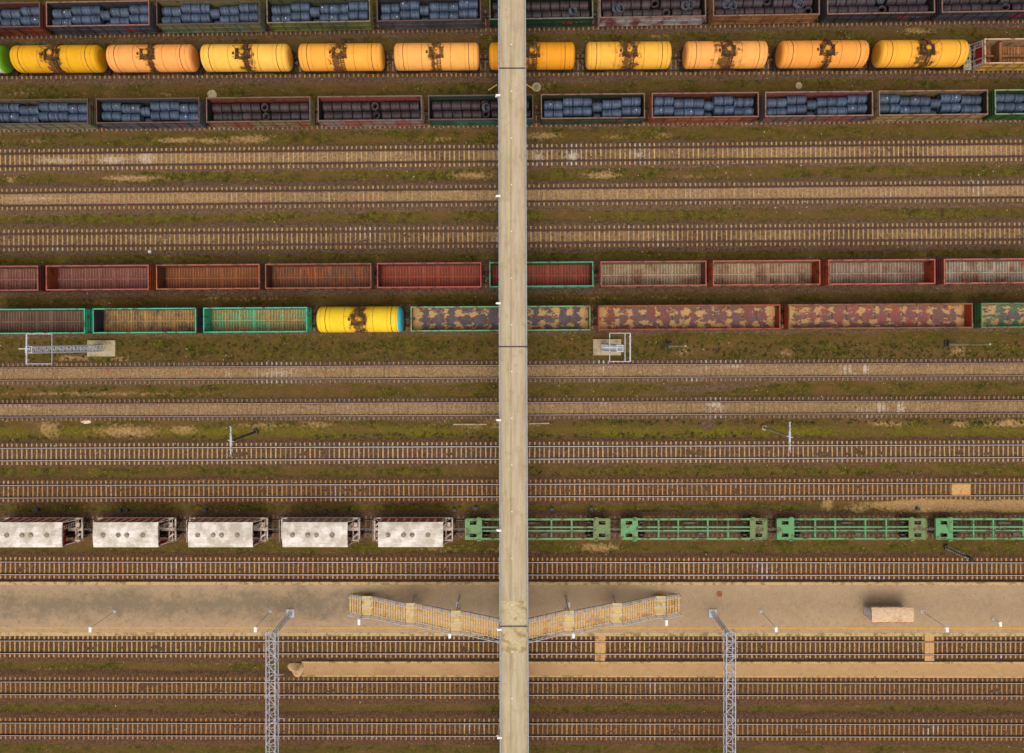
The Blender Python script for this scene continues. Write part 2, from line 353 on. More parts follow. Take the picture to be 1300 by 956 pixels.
FINE=[0,.1,0,.5,.75,.38,0,0,.85,.95,.15,0,0,0,.0,0,0]
BW=[1.8,2.0,1.5,1.7,1.95,2.0,2.2,1.95,1.5,1.45,1.7,1.75,1.85,1.85,2.1,2.2,2.2]
def ground_fields(X,Y):
    bal=np.zeros_like(X); fin=np.zeros_like(X); rus=np.zeros_like(X); hh=np.full(X.shape,-.30)
    for i in range(len(TR)):
        a,b,_=TR[i]; yc=wy(a)+(wy(b)-wy(a))*(X*10+NX)/1300
        d=np.abs(Y-yc); w=BW[i]+(vnoise(X*.35,Y*0+i*9,3)-.5)*.3
        k=smooth01((w+.3-d)/.6); bal=np.maximum(bal,k)
        fin=np.maximum(fin, FINE[i]*smooth01((1.0-d)/.5)*(.55+.8*vnoise(X*.12,Y*0+i*3,8)))
        rus=np.maximum(rus, RUST[i]*smooth01((w+1-d)/.8))
        hh=np.maximum(hh, -.30+.25*smooth01((w+.2-d)/.8))
    dry=field(X,Y,DRY); gr=field(X,Y,GREY)
    bal=np.maximum(bal,gr*1.1*(1-fin*0))
    lush=.15+.0*X
    for (py,v) in ((548,.9),(327,.6),(273,.5),(436,.2),(647,.45),(600,.4),(220,.4),(178,.4),(112,.2)):
        lush=np.maximum(lush, v*np.exp(-((Y-wy(py))/.9)**2))
    hh+= (vnoise(X*1.3,Y*1.3,5)-.5)*.07
    return bal,fin,dry,rus,lush,hh
def axis(lo,hi,step,far):
    a=list(np.arange(lo,hi+1e-6,step)); s=step; v=hi; up=[]
    while v<far: s*=1.6; v+=s; up.append(v)
    s=step; v=lo; dn=[]
    while v>-far: s*=1.6; v-=s; dn.append(v)
    return np.array(dn[::-1]+a+up)
xs=axis(-76,76,.45,2500); ys=axis(-62,50,.22,2500)
X,Y=np.meshgrid(xs,ys); bal,fin,dry,rus,lush,hh=ground_fields(X,Y)
ny,nx=X.shape; co=np.stack([X,Y,hh],-1).reshape(-1,3)
idx=np.arange(nx*ny).reshape(ny,nx)
q=np.stack([idx[:-1,:-1],idx[:-1,1:],idx[1:,1:],idx[1:,:-1]],-1).reshape(-1,4)
me=bpy.data.meshes.new('ground'); me.vertices.add(nx*ny); me.vertices.foreach_set('co',co.ravel())
me.loops.add(q.size); me.loops.foreach_set('vertex_index',q.ravel().astype(np.int32)); me.polygons.add(len(q))
me.polygons.foreach_set('loop_start',np.arange(0,q.size,4,dtype=np.int32)); me.update(calc_edges=True)
me.polygons.foreach_set('use_smooth',[True]*len(q))
for nm,arr in (('ballast',bal),('fines',fin),('dry',dry),('rusty',rus),('lush',lush),('chalk',field(X,Y,CHALK))):
    at=me.attributes.new(nm,'FLOAT','POINT'); at.data.foreach_set('value',arr.ravel().astype(np.float32))
me.materials.append(M['ground'])
g=bpy.data.objects.new('ground',me); COL.objects.link(g); tag(g,kind='structure')

def inside_platform(x,y):
    return (-37.7<y<-30.8) or (y<-40.6 and y>-43.1 and x>-27)
def scatter(name,n,mat,make,cond,label,cat):
    X=rng.uniform(-72,72,n); Y=rng.uniform(-58,46,n)
    b,f,d,r,l,h=ground_fields(X,Y); V=[];F=[]
    for x,y,bb,dd,ll,z in zip(X,Y,b,d,l,h):
        if inside_platform(x,y) or not cond(x,y,bb,dd,ll): continue
        vs,fs=make(x,y,z,ll); o=len(V); V.extend(vs); F.extend([tuple(i+o for i in t) for t in fs])
    me=bpy.data.meshes.new(name); me.from_pydata(V,[],F); me.materials.append(mat); me.update()
    o=bpy.data.objects.new(name,me); COL.objects.link(o); tag(o,label,cat,kind='stuff'); return o
def tuft(x,y,z,l,s=(.09,.2)):
    vs=[];fs=[];a0=random.random()*6.28
    for k in range(3):
        a=a0+k*2.09+random.uniform(-.4,.4); L=random.uniform(*s); w=L*.4
        ca,sa=math.cos(a),math.sin(a); o=len(vs)
        vs+=[(x-sa*w*.5,y+ca*w*.5,z),(x+sa*w*.5,y-ca*w*.5,z),(x+ca*L,y+sa*L,z+L*random.uniform(.4,1.1))]; fs.append((o,o+1,o+2))
    return vs,fs
scatter('grass',60000,M['grass'],lambda x,y,z,l:tuft(x,y,z,l),lambda x,y,b,d,l:b<.4 and d<.35 and random.random()<.75,'short olive grass growing in strips between the railway tracks','grass')
WD=[(436,450,0,1300,.5),(455,458,20,400,.5),(492,495,0,180,.5),(532,536,640,1300,.9),(552,556,400,960,.8),(600,604,640,1300,.25),(556,560,0,300,.5),(440,462,750,1300,.55)]
def wcond(x,y,b,d,l):
    px=x*10+NX; py=NY-y*10
    return any(a-2<py<c+2 and u<px<v and random.random()<p for (a,c,u,v,p) in WD) and b<.55
def clump(x,y,z,l): 
    V=[];F=[]
    for k in range(4):
        vs,fs=tuft(x+random.gauss(0,.1),y+random.gauss(0,.08),z,l,(.1,.24)); o=len(V); V+=vs; F+=[tuple(i+o for i in t) for t in fs]
    return V,F
scatter('weeds',60000,M['weed'],clump,wcond,'dark low weeds in ragged lines along the sandy tracks','weeds')
def stone(x,y,z,l):
    s=random.uniform(.03,.085); a=random.random()*6
    vs=[(x+s*math.cos(a+k*1.57)*random.uniform(.7,1.2),y+s*math.sin(a+k*1.57)*random.uniform(.7,1.2),z+.0) for k in range(4)]+[(x,y,z+s*.9)]
    return vs,[(0,1,4),(1,2,4),(2,3,4),(3,0,4)]
scatter('gravel',70000,M['stone'],stone,lambda x,y,b,d,l:b>.5 or (d>.6 and random.random()<.5),'loose ballast stones scattered along the track beds','gravel')

def bit(x,y,z,l):
    s=random.uniform(.04,.13); a=random.random()*6; z+=.06
    vs=[(x+s*math.cos(a),y+s*math.sin(a),z),(x-s*.5*math.sin(a),y+s*.5*math.cos(a),z+.03),(x-s*math.cos(a),y-s*math.sin(a),z),(x+s*.5*math.sin(a),y-s*.5*math.cos(a),z+.02),(x,y,z+.07)]
    return vs,[(0,1,4),(1,2,4),(2,3,4),(3,0,4)]
M['litter']=weathered('litter_scraps',base=C(205,198,186),amt=.5,second=C(170,130,90),scale=.4,rough=.8)
scatter('litter',1500,M['litter'],bit,lambda x,y,b,d,l:True,'small pale scraps and stone chips strewn between the tracks','litter')
# ------------------------------------------------------------------ rails and sleepers
sm=MB(); sm.prism_x([(-.13,-.12),(-.105,.0),(.105,.0),(.13,-.12)],-1,1)   # cross section turned below
def sleeper_geo(mb,ox=0,oy=0,ca=1,sa=0,dz=0):
    # tapered concrete sleeper lying across the track: shallow waist in the middle
    st=[(-1.35,.085,-.01),(-.95,.10,.0),(-.45,.08,-.026),(.45,.08,-.026),(.95,.10,.0),(1.35,.085,-.01)]
    vs=[]
    for (y,w,z) in st:
        for (x,zz) in ((-w-.02,-.14),(-w,z),(w,z),(w+.02,-.14)):
            vs.append((ox+x*ca-y*sa, oy+x*sa+y*ca, zz+dz))
    fs=[]
    for k in range(5):
        o=k*4
        for j in range(3): fs.append((o+j,o+j+1,o+4+j+1,o+4+j))
    fs+= [(0,3,2,1),(20,21,22,23)]
    mb.add(vs,fs)
proto_mb=MB(); sleeper_geo(proto_mb)
sleeper_proto=None
def rail_mesh(L):
    mb=MB(); y=.075
    mb.prism_x([(-.072,0),(-.072,.018),(-.012,.03),(-.012,.13),(.012,.13),(.012,.03),(.072,.018),(.072,0)],-L,L,0)
    mb.prism_x([(-.036,.131),(-.036,.17),(-.028,.18),(.028,.18),(.036,.17),(.036,.131)],-L,L,1)
    return mb
rail_me=None
for i,(a,b,desc) in enumerate(TR):
    ang=tang(i); root=thing('railway_track','railway track '+desc,'railway track',(0,ty(i,0),0),ang,'parallel tracks of the rail yard')
    for s in (-1,1):
        if rail_me is None:
            o=rail_mesh(170).build('rail',[M['railfoot'],M['railhead']],root); rail_me=o.data
        else:
            o=bpy.data.objects.new('rail',rail_me); COL.objects.link(o); o.parent=root
        o.location=(0,s*.795,0); o.color=HD[i]
    sp=.62; off=random.uniform(0,sp); rest=MB(); picks=[]
    z=-.012 if i in (8,9) else 0.0
    allx=[k*sp+off for k in range(-140,140)]
    order=sorted(allx,key=lambda x:(abs(x)<2.3 or abs(x)>64, abs(x)))
    chosen=set(order[:100])
    for x in allx:
        jx=x+random.uniform(-.03,.03); ja=random.uniform(-.025,.025)
        if x in chosen:
            if sleeper_proto is None:
                sleeper_proto=proto_mb.build('sleeper',M['sleeper'],root).data; o=[c for c in COL.objects if c.name=='sleeper'][0]
            else:
                o=bpy.data.objects.new('sleeper',sleeper_proto); COL.objects.link(o); o.parent=root
            o.location=(jx,0,z); o.rotation_euler=(0,0,ja); ch=float(field(np.array([jx]),np.array([ty(i,jx)]),CHALK)[0]); k_=random.uniform(.68,1.18); wc=C(198,192,190); o.color=tuple(SL[i][q]*k_*(1-ch*.8)+wc[q]*ch*.8 for q in range(3))+(1,)
        else: sleeper_geo(rest,jx,0,math.cos(ja),math.sin(ja),z)
    o=rest.build('sleepers',M['sleeper'],root); o.color=SL[i]; tag(o,kind='stuff')

# ------------------------------------------------------------------ running gear shared by all wagons
def add_bogies(root, half, gauge=.795, zr=.18):
    for s in (-1,1):
        mb=MB()
        for t in (-1,1):
            mb.box(-1.25,1.25,t*1.02-.09,t*1.02+.09,zr+.38,zr+.62); mb.box(-.35,.35,t*1.02-.12,t*1.02+.12,zr+.2,zr+.75)
            for u in (-.925,.925): mb.box(u-.17,u+.17,t*1.04-.12,t*1.04+.12,zr+.3,zr+.68)
        mb.box(-.22,.22,-1.0,1.0,zr+.5,zr+.8)
        bo=mb.build('bogie',M['under'],root,(s*half,0,0))
        for u in (-.925,.925):
            w=MB(); w.cyl((0,-1.05,zr+.475),(0,1.05,zr+.475),.07,8)
            for t in (-1,1):
                w.cyl((0,t*.72,zr+.475),(0,t*.86,zr+.475),.475,20)
            w.build('wheelset',M['wheel'],bo,(u,0,0))
def add_couplers(root, end, zr=.18, ext=.62):
    for s in (-1,1):
        mb=MB(); mb.box(0,ext,-.09,.09,zr+.86,zr+1.04); mb.box(ext-.2,ext,-.18,.18,zr+.8,zr+1.12); mb.bar((0.05,.35,zr+.75),(ext,.2,zr+.55),.04); 
        o=mb.build('coupler',M['coup'],root,(s*end,0,0)); o.rotation_euler=(0,0,0 if s>0 else math.pi)

GL=12.75; RIM=3.5
def make_gondola(L=GL, W=3.1, zf=1.42, rim=RIM, long=False):
    root=thing('open_wagon','','open wagon'); h=L/2; w=W/2
    nrib=8 if not long else 14
    for s in (-1,1):
        mb=MB()
        y0,y1=(w-.16,w-.1)
        yo=[s*y0,s*y1]; ya,yb=min(yo),max(yo)
        # outer skin (mat 0) and inner lining (mat 1)
        if s>0: mb.box(-h+.1,h-.1,y0+.032,y1,zf-.1,rim-.08,0); mb.box(-h+.1,h-.1,y0,y0+.03,zf-.1,rim-.085,1)
        else:   mb.box(-h+.1,h-.1,-y1,-y0-.032,zf-.1,rim-.08,0); mb.box(-h+.1,h-.1,-y0-.03,-y0,zf-.1,rim-.085,1)
        for k in range(nrib+1):
            x=-h+.16+(L-.32)*k/nrib; yy=sorted((s*(w-.098),s*(w-.0)))
            mb.box(x-.07,x+.07,yy[0],yy[1],zf-.25,rim-.09,0)
            yy=sorted((s*(w-.162),s*(w-.2))); 
            if 0<k<nrib: mb.box(x-.04,x+.04,yy[0],yy[1],zf,rim-.1,1)
        yy=sorted((s*(w-.098),s*(w-.04))); mb.box(-h+.1,h-.1,yy[0],yy[1],zf-.22,zf-.06,0)
        mb.box(-h+.1,h-.1,yy[0],yy[1],(zf+rim)/2-.03,(zf+rim)/2+.03,0)
        mb.build('side_wall',[M['paint2'],M['inner']],root)
        m2=MB(); x0,x1=h-.1,h-.04
        m2.box(x0+.002,x1,-w+.1,w-.1,zf-.1,rim-.08,0); m2.box(x0-.03,x0,-w+.165,w-.165,zf,rim-.085,1)
        for z in (.3,.75,1.2,1.65): 
            if zf+z<rim-.15: m2.box(x1+.001,x1+.07,-w+.05,w-.05,zf+z-.05,zf+z+.05,0)
        for y in (-w+.12,-.5,.5,w-.12): m2.box(x1+.001,x1+.05,y-.05,y+.05,zf-.2,rim-.1,0)
        o=m2.build('end_wall',[M['paint'],M['inner']],root); o.rotation_euler=(0,0,0 if s>0 else math.pi)
    mb=MB()
    for s in (-1,1):
        yy=sorted((s*(w-.17),s*(w-.02))); mb.box(-h+.06,h-.06,yy[0],yy[1],rim-.078,rim)
        xx=sorted((s*(h-.13),s*(h))); mb.box(xx[0],xx[1],-w+.02,w-.02,rim-.077,rim+.004)
    mb.build('top_rim',M['paint'],root)
    mb=MB(); fw=w-.17
    mb.box(-h+.12,h-.12,-fw,fw,zf-.08,zf)
    if not long:
        for k in range(1,36):
            x=-h+.15+(L-.3)*k/36
            for s in (-1,1):
                yy=sorted((s*.14,s*(fw-.08))); mb.box(x-.06,x+.06,yy[0],yy[1],zf+.001,zf+.06,1)
        for k in range(1,7):
            x=-h+.15+(L-.3)*k/7; mb.box(x-.08,x+.08,-fw+.02,fw-.02,zf+.002,zf+.085,1)
        mb.box(-h+.15,h-.15,-.085,.085,zf+.003,zf+.075,1)
        mb.build('floor',[M['floor'],M['rib']],root)
    else:
        for k in range(1,13):
            x=-h+.15+(L-.3)*k/13; mb.box(x-.03,x+.03,-fw+.02,fw-.02,zf+.002,zf+.02)
        mb.build('floor',M['pfloor'],root)
    mb=MB(); mb.box(-h+.1,h-.1,-.25,.25,.85,zf-.09); 
    for k in range(7): x=-h+.6+(L-1.2)*k/6; mb.box(x-.06,x+.06,-w+.12,w-.12,zf-.3,zf-.1)
    mb.box(-.5,.6,-1.1,-.5,.6,1.05); mb.cyl((-.2,.7,.75),(.9,.7,.75),.2,10)
    mb.build('underframe',M['under'],root)
    add_bogies(root,h-2.05); add_couplers(root,h)
    return snapshot(root)

ORD=['first','second','third','fourth','fifth','sixth','seventh','eighth','ninth','tenth','eleventh']
used=set()
def place_wagon(proto, ti, x0, x1, L, zref, name=None, label=None, cat=None, group=None, colors=None):
    """x0,x1: pixel ends of the part that stands at height zref"""
    sn=proto if proto[0].name not in used and False else copy_tree(proto)
    r=sn[0]; z0,z1=(zref if isinstance(zref,tuple) else (zref,zref))   # (outer end, inner end)
    a=wx(x0,z0 if x0<NX else z1); b=wx(x1,z0 if x1>NX else z1); cx=(a+b)/2
    r.location=(cx,ty(ti,cx),0); r.rotation_euler=(0,0,tang(ti)); k=(b-a)/L; r.scale=(k,1,1)
    if label: r['label']=label
    if cat: r['category']=cat
    if group: r['group']=group
    for o in walk(sn):
        base=o.name.split('.')[0]
        if colors and base in colors:
            c,cb=colors[base]
            if c: o.color=c
            if cb: o['colb']=list(cb)
    return sn
def wipe(sn):
    for o in list(walk(sn))[::-1]: bpy.data.objects.remove(o)
GP=make_gondola(); LG=make_gondola(22.4,3.1,1.45,2.85,True)
ALLG='open goods wagons standing in the yard'
def gond(proto,ti,x0,x1,rimc,innc,side2,fl,fl2,label,group,endc=None,zref=RIM,L=GL):
    return place_wagon(proto,ti,x0,x1,L,zref,label=label,group=group,colors={
        'side_wall':(rimc[1] if isinstance(rimc,list) else rimc,innc),'end_wall':(endc or (rimc[1] if isinstance(rimc,list) else rimc),endc or innc),
        'top_rim':(rimc[0] if isinstance(rimc,list) else rimc,None),'floor':(fl,fl2)})

# coils ---------------------------------------------------------------
def coil_mesh(name,r,ri,L,mat,ridges):
    mb=MB(); prof=[]; n=ridges
    for k in range(n*2+1):
        x=-L/2+L*k/(n*2); prof.append((x, r-(.018 if k%2 else 0)-(.075 if k in (0,n*2) else 0)))
    prof+= [(L/2-.05,ri),(-L/2+.05,ri)]
    mb.lathe_x(prof,22,closed=True); me_o=mb.build(name,mat); me=me_o.data; bpy.data.objects.remove(me_o); return me
BC=coil_mesh('blue_wire_coil',.58,.33,1.18,M['bcoil'],5)
RC=coil_mesh('rusty_wire_coil',.59,.32,1.16,M['rcoil'],8)
tm=MB(); tm.box(-.09,.09,-.06,.06,0,.012); t_=tm.build('tag',M['tagw']); TAGM=t_.data; bpy.data.objects.remove(t_)
def put_coil(mesh,name,sn,lx,ly,lz,label,cat,group,rot=(0,0,0),tagp=.25,sc=1.0):
    r=sn[0]; m=r.rotation_euler.z; ca,sa=math.cos(m),math.sin(m); X=lx*r.scale[0]
    o=bpy.data.objects.new(name,mesh); COL.objects.link(o)
    o.location=(r.location.x+X*ca-ly*sa, r.location.y+X*sa+ly*ca, lz); o.rotation_euler=(rot[0],rot[1],rot[2]+m); o.scale=(r.scale[0]*sc,sc,sc)
    tag(o,label,cat,group)
    if random.random()<tagp:
        t=bpy.data.objects.new('tag',TAGM); COL.objects.link(t); t.parent=o; t.location=(random.uniform(-.4,.4),0,.552); 
        t.rotation_euler=(0,0,random.uniform(-1,1))
        if abs(rot[1])>.3 : t.location=(0,0,.56)
    return o
def blue_load(sn,pat,where):
    lab='blue coil in the '+where; grp='blue coils in the '+where
    x=-6.0
    mb=MB()
    for q in range(20): mb.box(-5.75+q*.6,-5.6+q*.6,-1.3,1.3,1.5,1.92)
    mb.build('timber_bearers',M['under'],sn[0])
    for (n,off) in pat:
        for k in range(n):
            cx=x+.6+random.uniform(-.015,.015)
            if off is None:      # a single coil column, lower one half hidden
                put_coil(BC,'wrapped_coil',sn,cx,.2,1.92+.55,lab,'blue coil',grp,(random.random()*6,0,random.uniform(-.03,.03)))
                put_coil(BC,'wrapped_coil',sn,cx+.05,-.85,1.47+.42,lab,'blue coil',grp,(random.random()*6,0,random.uniform(-.1,.1)),sc=.76)
            else:
                j=random.uniform(-.03,.03)
                for yy in (.66,-.52):
                    put_coil(BC,'wrapped_coil',sn,cx,yy+off*.85+j,1.92+.55,lab,'blue coil',grp,(0 if random.random()<.5 else .1,0,random.uniform(-.02,.02)))
            x+=1.2
def rust_load(sn,gap,where,extra=()):
    lab='rusty coil in the '+where; grp='rusty coils in the '+where
    mb=MB()
    for q in range(20): mb.box(-5.75+q*.6,-5.6+q*.6,-1.3,1.3,1.5,1.62)
    mb.build('timber_bearers',M['under'],sn[0])
    for row,yy in enumerate((.64,-.56)):
        for k in range(10):
            cx=-5.4+1.2*k+(.1 if row else -.05)
            if k==gap[row]:
                put_coil(RC,'wire_coil',sn,cx,yy,1.47+.62,lab,'wire coil',grp,(0,math.pi/2*.8,random.uniform(-.5,.5)),tagp=0,sc=.92); continue
            put_coil(RC,'wire_coil',sn,cx,yy+random.uniform(-.03,.03),1.47+.68,lab,'wire coil',grp,(0,0,random.uniform(-.03,.03)),tagp=.1)
    for (ex,ey,tilt) in extra:
        mb=MB()
        for q in range(5): mb.torus((0,0,-.16+q*.085),.47+random.uniform(-.03,.03),.055,n=26,k=6)
        o=mb.build('wire_coil',M['dcoil']); r=sn[0]; o.location=(r.location.x+ex,r.location.y+ey,1.47+1.22+abs(tilt)*.45); o.rotation_euler=(tilt*.3,tilt,0)
        tag(o,'dark tipped coil in the '+where,'wire coil','ring coils on top of rusty coils')

P1=[[(2,-.05),(3,.12),(None,1)]]
def pat(*a): return [(n,o) for n,o in a]
A=pat((2,-.22),(3,.2),(1,None),(2,-.18),(2,.2))
B=pat((2,-.15),(3,.22),(1,None),(2,-.15),(2,.2))
D=pat((2,-.2),(2,.2),(1,None),(3,-.15),(2,.22))
E=pat((3,.15),(2,-.2),(3,.22),(2,-.05))
F=pat((2,.18),(1,-.12),(1,-.12),(1,None),(3,.18),(2,-.1))
G=pat((2,.18),(3,-.15),(1,None),(2,.2),(2,-.1))
inn=C(28,23,23)
def coil_row(ti,rows,train):
    for k,(x0,x1,side,side2,rim,load,adj) in enumerate(rows):
        where='%s wagon from left in the %s'%(ORD[k],train)
        sn=gond(GP,ti,x0,x1,[rim,side],inn,None,C(34,28,28),C(46,36,32),'%s open wagon, %s from the left in the %s'%(adj,ORD[k],train),'coil wagons in the %s'%train,zref=RIM)
        for o in walk(sn):
            if o.name.startswith('side_wall'): o['colb']=list(side2)
        for o in walk(sn):
            if o.name.startswith('end_wall'): o['colb']=list(C(44,36,36))
        if adj.startswith('dark') or k%4==1:
            mb=MB(); mb.box(2.7,3.9,-1.4535,-1.4525,1.9,2.6); mb.build('red_patch',M['redmark'],sn[0])
            mb=MB()
            for q in range(5): mb.box(4.35+q*.17,4.45+q*.17,-1.4535,-1.4525,2.25,2.5)
            mb.build('number_marking',M['whitemark'],sn[0])
        if load[0]=='b': blue_load(sn,load[1],where)
        else: rust_load(sn,load[1],where,load[2] if len(load)>2 else ())
rim1=C(88,71,64); 
coil_row(0,[(-82,50.8,C(116,56,42),C(84,44,38),rim1,('b',B),'red-brown sided'),
 (58.2,189.5,C(74,72,80),C(58,56,62),C(132,96,86),('b',A),'dark grey sided'),
 (198.3,329.5,C(92,104,88),C(110,104,70),rim1,('b',B),'teal-green sided'),
 (338.3,469.7,C(100,106,62),C(76,84,58),C(120,108,88),('b',D),'grass-green sided'),
 (478.1,610.6,C(80,78,84),C(64,62,66),rim1,('b',D),'plain grey sided'),
 (621.3,753,C(34,62,40),C(28,50,36),C(100,110,96),('r',(2,1),((3.9,-.3,.6),)),'dark green sided'),
 (761.3,896.3,C(150,142,140),C(112,50,46),C(122,96,86),('r',(5,6),((-4.4,-.2,.5),(-3.9,-.1,.3),(4.1,.2,.3),(4.7,.25,.5))),'pale grey and red sided'),
 (905.2,1040.6,C(134,98,62),C(110,68,42),C(122,96,86),('r',(5,9),((-4.7,.2,.3),(-3.9,.0,.4),(4.0,.3,.3),(4.3,.2,.2))),'tan and orange sided'),
 (1050,1187,C(56,54,62),C(46,44,50),C(126,96,86),('r',(5,5),((.2,.5,.7),)),'dark slate sided'),
 (1195.4,1333,C(62,60,72),C(48,46,58),C(122,92,84),('r',(5,6),((1.5,.6,.4),)),'dark violet-grey sided')],'topmost train')
coil_row(2,[(-22,111.8,C(112,112,90),C(92,88,70),rim1,('b',E),'olive-green sided'),
 (121.6,253.3,C(80,80,88),C(62,62,70),rim1,('b',F),'dark blue-grey sided'),
 (261.6,394,C(112,104,76),C(120,66,46),C(108,88,76),('r',(5,5)),'olive-tan sided'),
 (403.2,535.5,C(118,112,112),C(136,66,60),C(112,92,84),('r',(5,5)),'light grey sided'),
 (543.6,677,C(54,92,80),C(44,64,56),C(90,76,70),('r',(5,5),((.6,.1,.9),)),'bottle-green sided'),
 (686.7,818.8,C(52,66,48),C(40,52,40),C(122,92,80),('b',A),'forest-green sided'),
 (827.5,963.4,C(134,74,54),C(96,52,42),C(128,92,80),('b',G),'rust-red sided'),
 (971.5,1108.4,C(86,76,78),C(132,70,72),C(128,104,94),('b',D),'mauve-grey sided'),
 (1115.7,1254.5,C(138,118,80),C(120,98,66),C(132,104,92),('b',G),'sandy-tan sided'),
 (1263,1400,C(48,86,42),C(40,70,40),C(120,140,110),('b',E),'bright-green sided')],'train below the tanks')

t7='red empty train'
for k,(x0,x1,rim,side,fl,fl2,endc,adj) in enumerate([
 (-82,48.5,C(150,78,70),C(96,46,40),C(122,84,74),C(104,68,58),None,'faded red'),
 (58.1,188.8,C(158,80,72),C(120,54,44),C(128,84,78),C(114,74,66),C(136,70,38),'brick red'),
 (198,329.5,C(156,88,66),C(110,60,42),C(130,80,50),C(116,70,46),C(96,60,44),'orange-brown'),
 (336.5,471.5,C(134,78,60),C(92,54,42),C(110,74,58),C(146,78,36),C(88,56,44),'dull brown'),
 (478.6,611,C(156,72,66),C(124,50,44),C(130,68,54),C(130,60,46),C(120,50,42),'deep red'),
 (621.3,753.3,C(52,150,110),C(40,120,90),C(124,66,54),C(140,60,46),C(120,54,40),'green rimmed rusty-floored'),
 (762.6,897,C(150,80,72),C(110,56,48),C(150,134,112),C(112,78,60),C(110,70,56),'red rimmed tan-ribbed'),
 (905,1041.5,C(156,86,70),C(120,58,42),C(156,132,110),C(112,82,68),C(150,66,36),'red rimmed grey-brown floored'),
 (1051.5,1187.5,C(168,84,78),C(128,60,50),C(142,124,110),C(120,84,74),C(150,66,40),'pink-red rimmed pale-floored'),
 (1198.4,1335,C(162,94,84),C(116,60,52),C(150,140,128),C(120,76,56),C(120,60,50),'pink-red rimmed patchy-floored')]):
    gond(GP,6,x0,x1,[rim,side],C(100,66,50) if k<6 else C(130,96,70),None,fl,fl2,'empty %s wagon, %s from left in the %s'%(adj,ORD[k],t7),'wagons of the %s'%t7,endc)
t8='train with the long patched wagons'
gr=C(62,172,136)
for k,(x0,x1,rim,fl,fl2,endc,adj) in enumerate([
 (-24,107.8,gr,C(110,86,74),C(92,70,62),gr,'grey-floored'),
 (117.5,249,gr,C(158,126,80),C(80,70,68),C(52,50,66),'tan-ribbed'),
 (258,390,gr,C(150,128,84),C(60,160,120),gr,'green-streaked')]):
    gond(GP,7,x0,x1,[rim,C(40,150,116)],C(66,98,76) if k!=1 else C(84,72,56),None,fl,fl2,'empty bright green open wagon with %s floor, %s from the left'%(adj,ORD[k]),'green open wagons at the left',endc)
for k,(x0,x1,rim,fl,fl2,adj,endc) in enumerate([
 (521.3,749.6,C(92,158,104),C(94,84,92),C(78,72,78),'green rim and dark grey floor, under the footbridge',C(150,112,64)),
 (759.5,990.8,C(150,66,44),C(104,80,84),C(118,72,66),'brown rim and dark maroon floor',C(130,56,32)),
 (1001,1235,C(120,90,60),C(138,76,68),C(108,80,82),'brown rim and bright red flaking floor',C(150,58,30)),
 (1246,1480,C(70,130,80),C(90,82,88),C(56,112,78),'green rim and grey-green floor at the right edge',C(60,110,60))]):
    gond(LG,7,x0,x1,[rim,C(44,110,74) if k in (0,2,3) else C(110,56,40)],C(170,124,66),None,fl,fl2,'long open wagon with '+adj,'long patched-floor wagons',endc,zref=2.85,L=22.4)
wipe(LG)

# open hopper at the right end of the tank train
def open_hopper():
    sn=gond(GP,1,1250,1386,[C(190,160,140),C(180,140,60)],C(150,110,70),None,C(150,104,66),C(112,72,46),'open wagon with brown inside and white-red end, behind last tank wagon',None,C(196,176,168))
    r=sn[0]; r['category']='open wagon'
    for o in walk(sn):
        if o.name.startswith('side_wall'): o['colb']=list(C(150,120,90))
    mb=MB(); mb.box(-7.35,-6.42,-1.4,1.4,1.1,1.2); mb.box(-7.4,-7.3,-1.5,1.5,1.05,1.25); mb.build('end_platform',M['conc'],r)
    mb=MB()
    for y in (-1.4,-.7,.7,1.4): mb.bar((-7.3,y,1.2),(-6.45,y,3.2),.05); mb.bar((-7.3,y,1.2),(-7.3,y,2.2),.05)
    for z in (1.7,2.2): mb.bar((-7.3,-1.4,z),(-7.3,1.4,z),.05)
    mb.build('end_railing',M['galv'],r)
    mb=MB(); mb.box(-6.462,-6.452,-1.1,.9,2.0,3.2); mb.build('red_patch',M['redmark'],r)
    mb=MB(); mb.box(-4.2,-3.9,-1.35,1.35,1.43,2.9); mb.box(.3,.6,-1.35,1.35,1.43,2.9); mb.box(-6,6,-.12,.12,1.5,2.0); mb.build('partition',M['floor'],r,color=C(160,112,72),colb=C(120,80,52))
open_hopper(); wipe(GP)

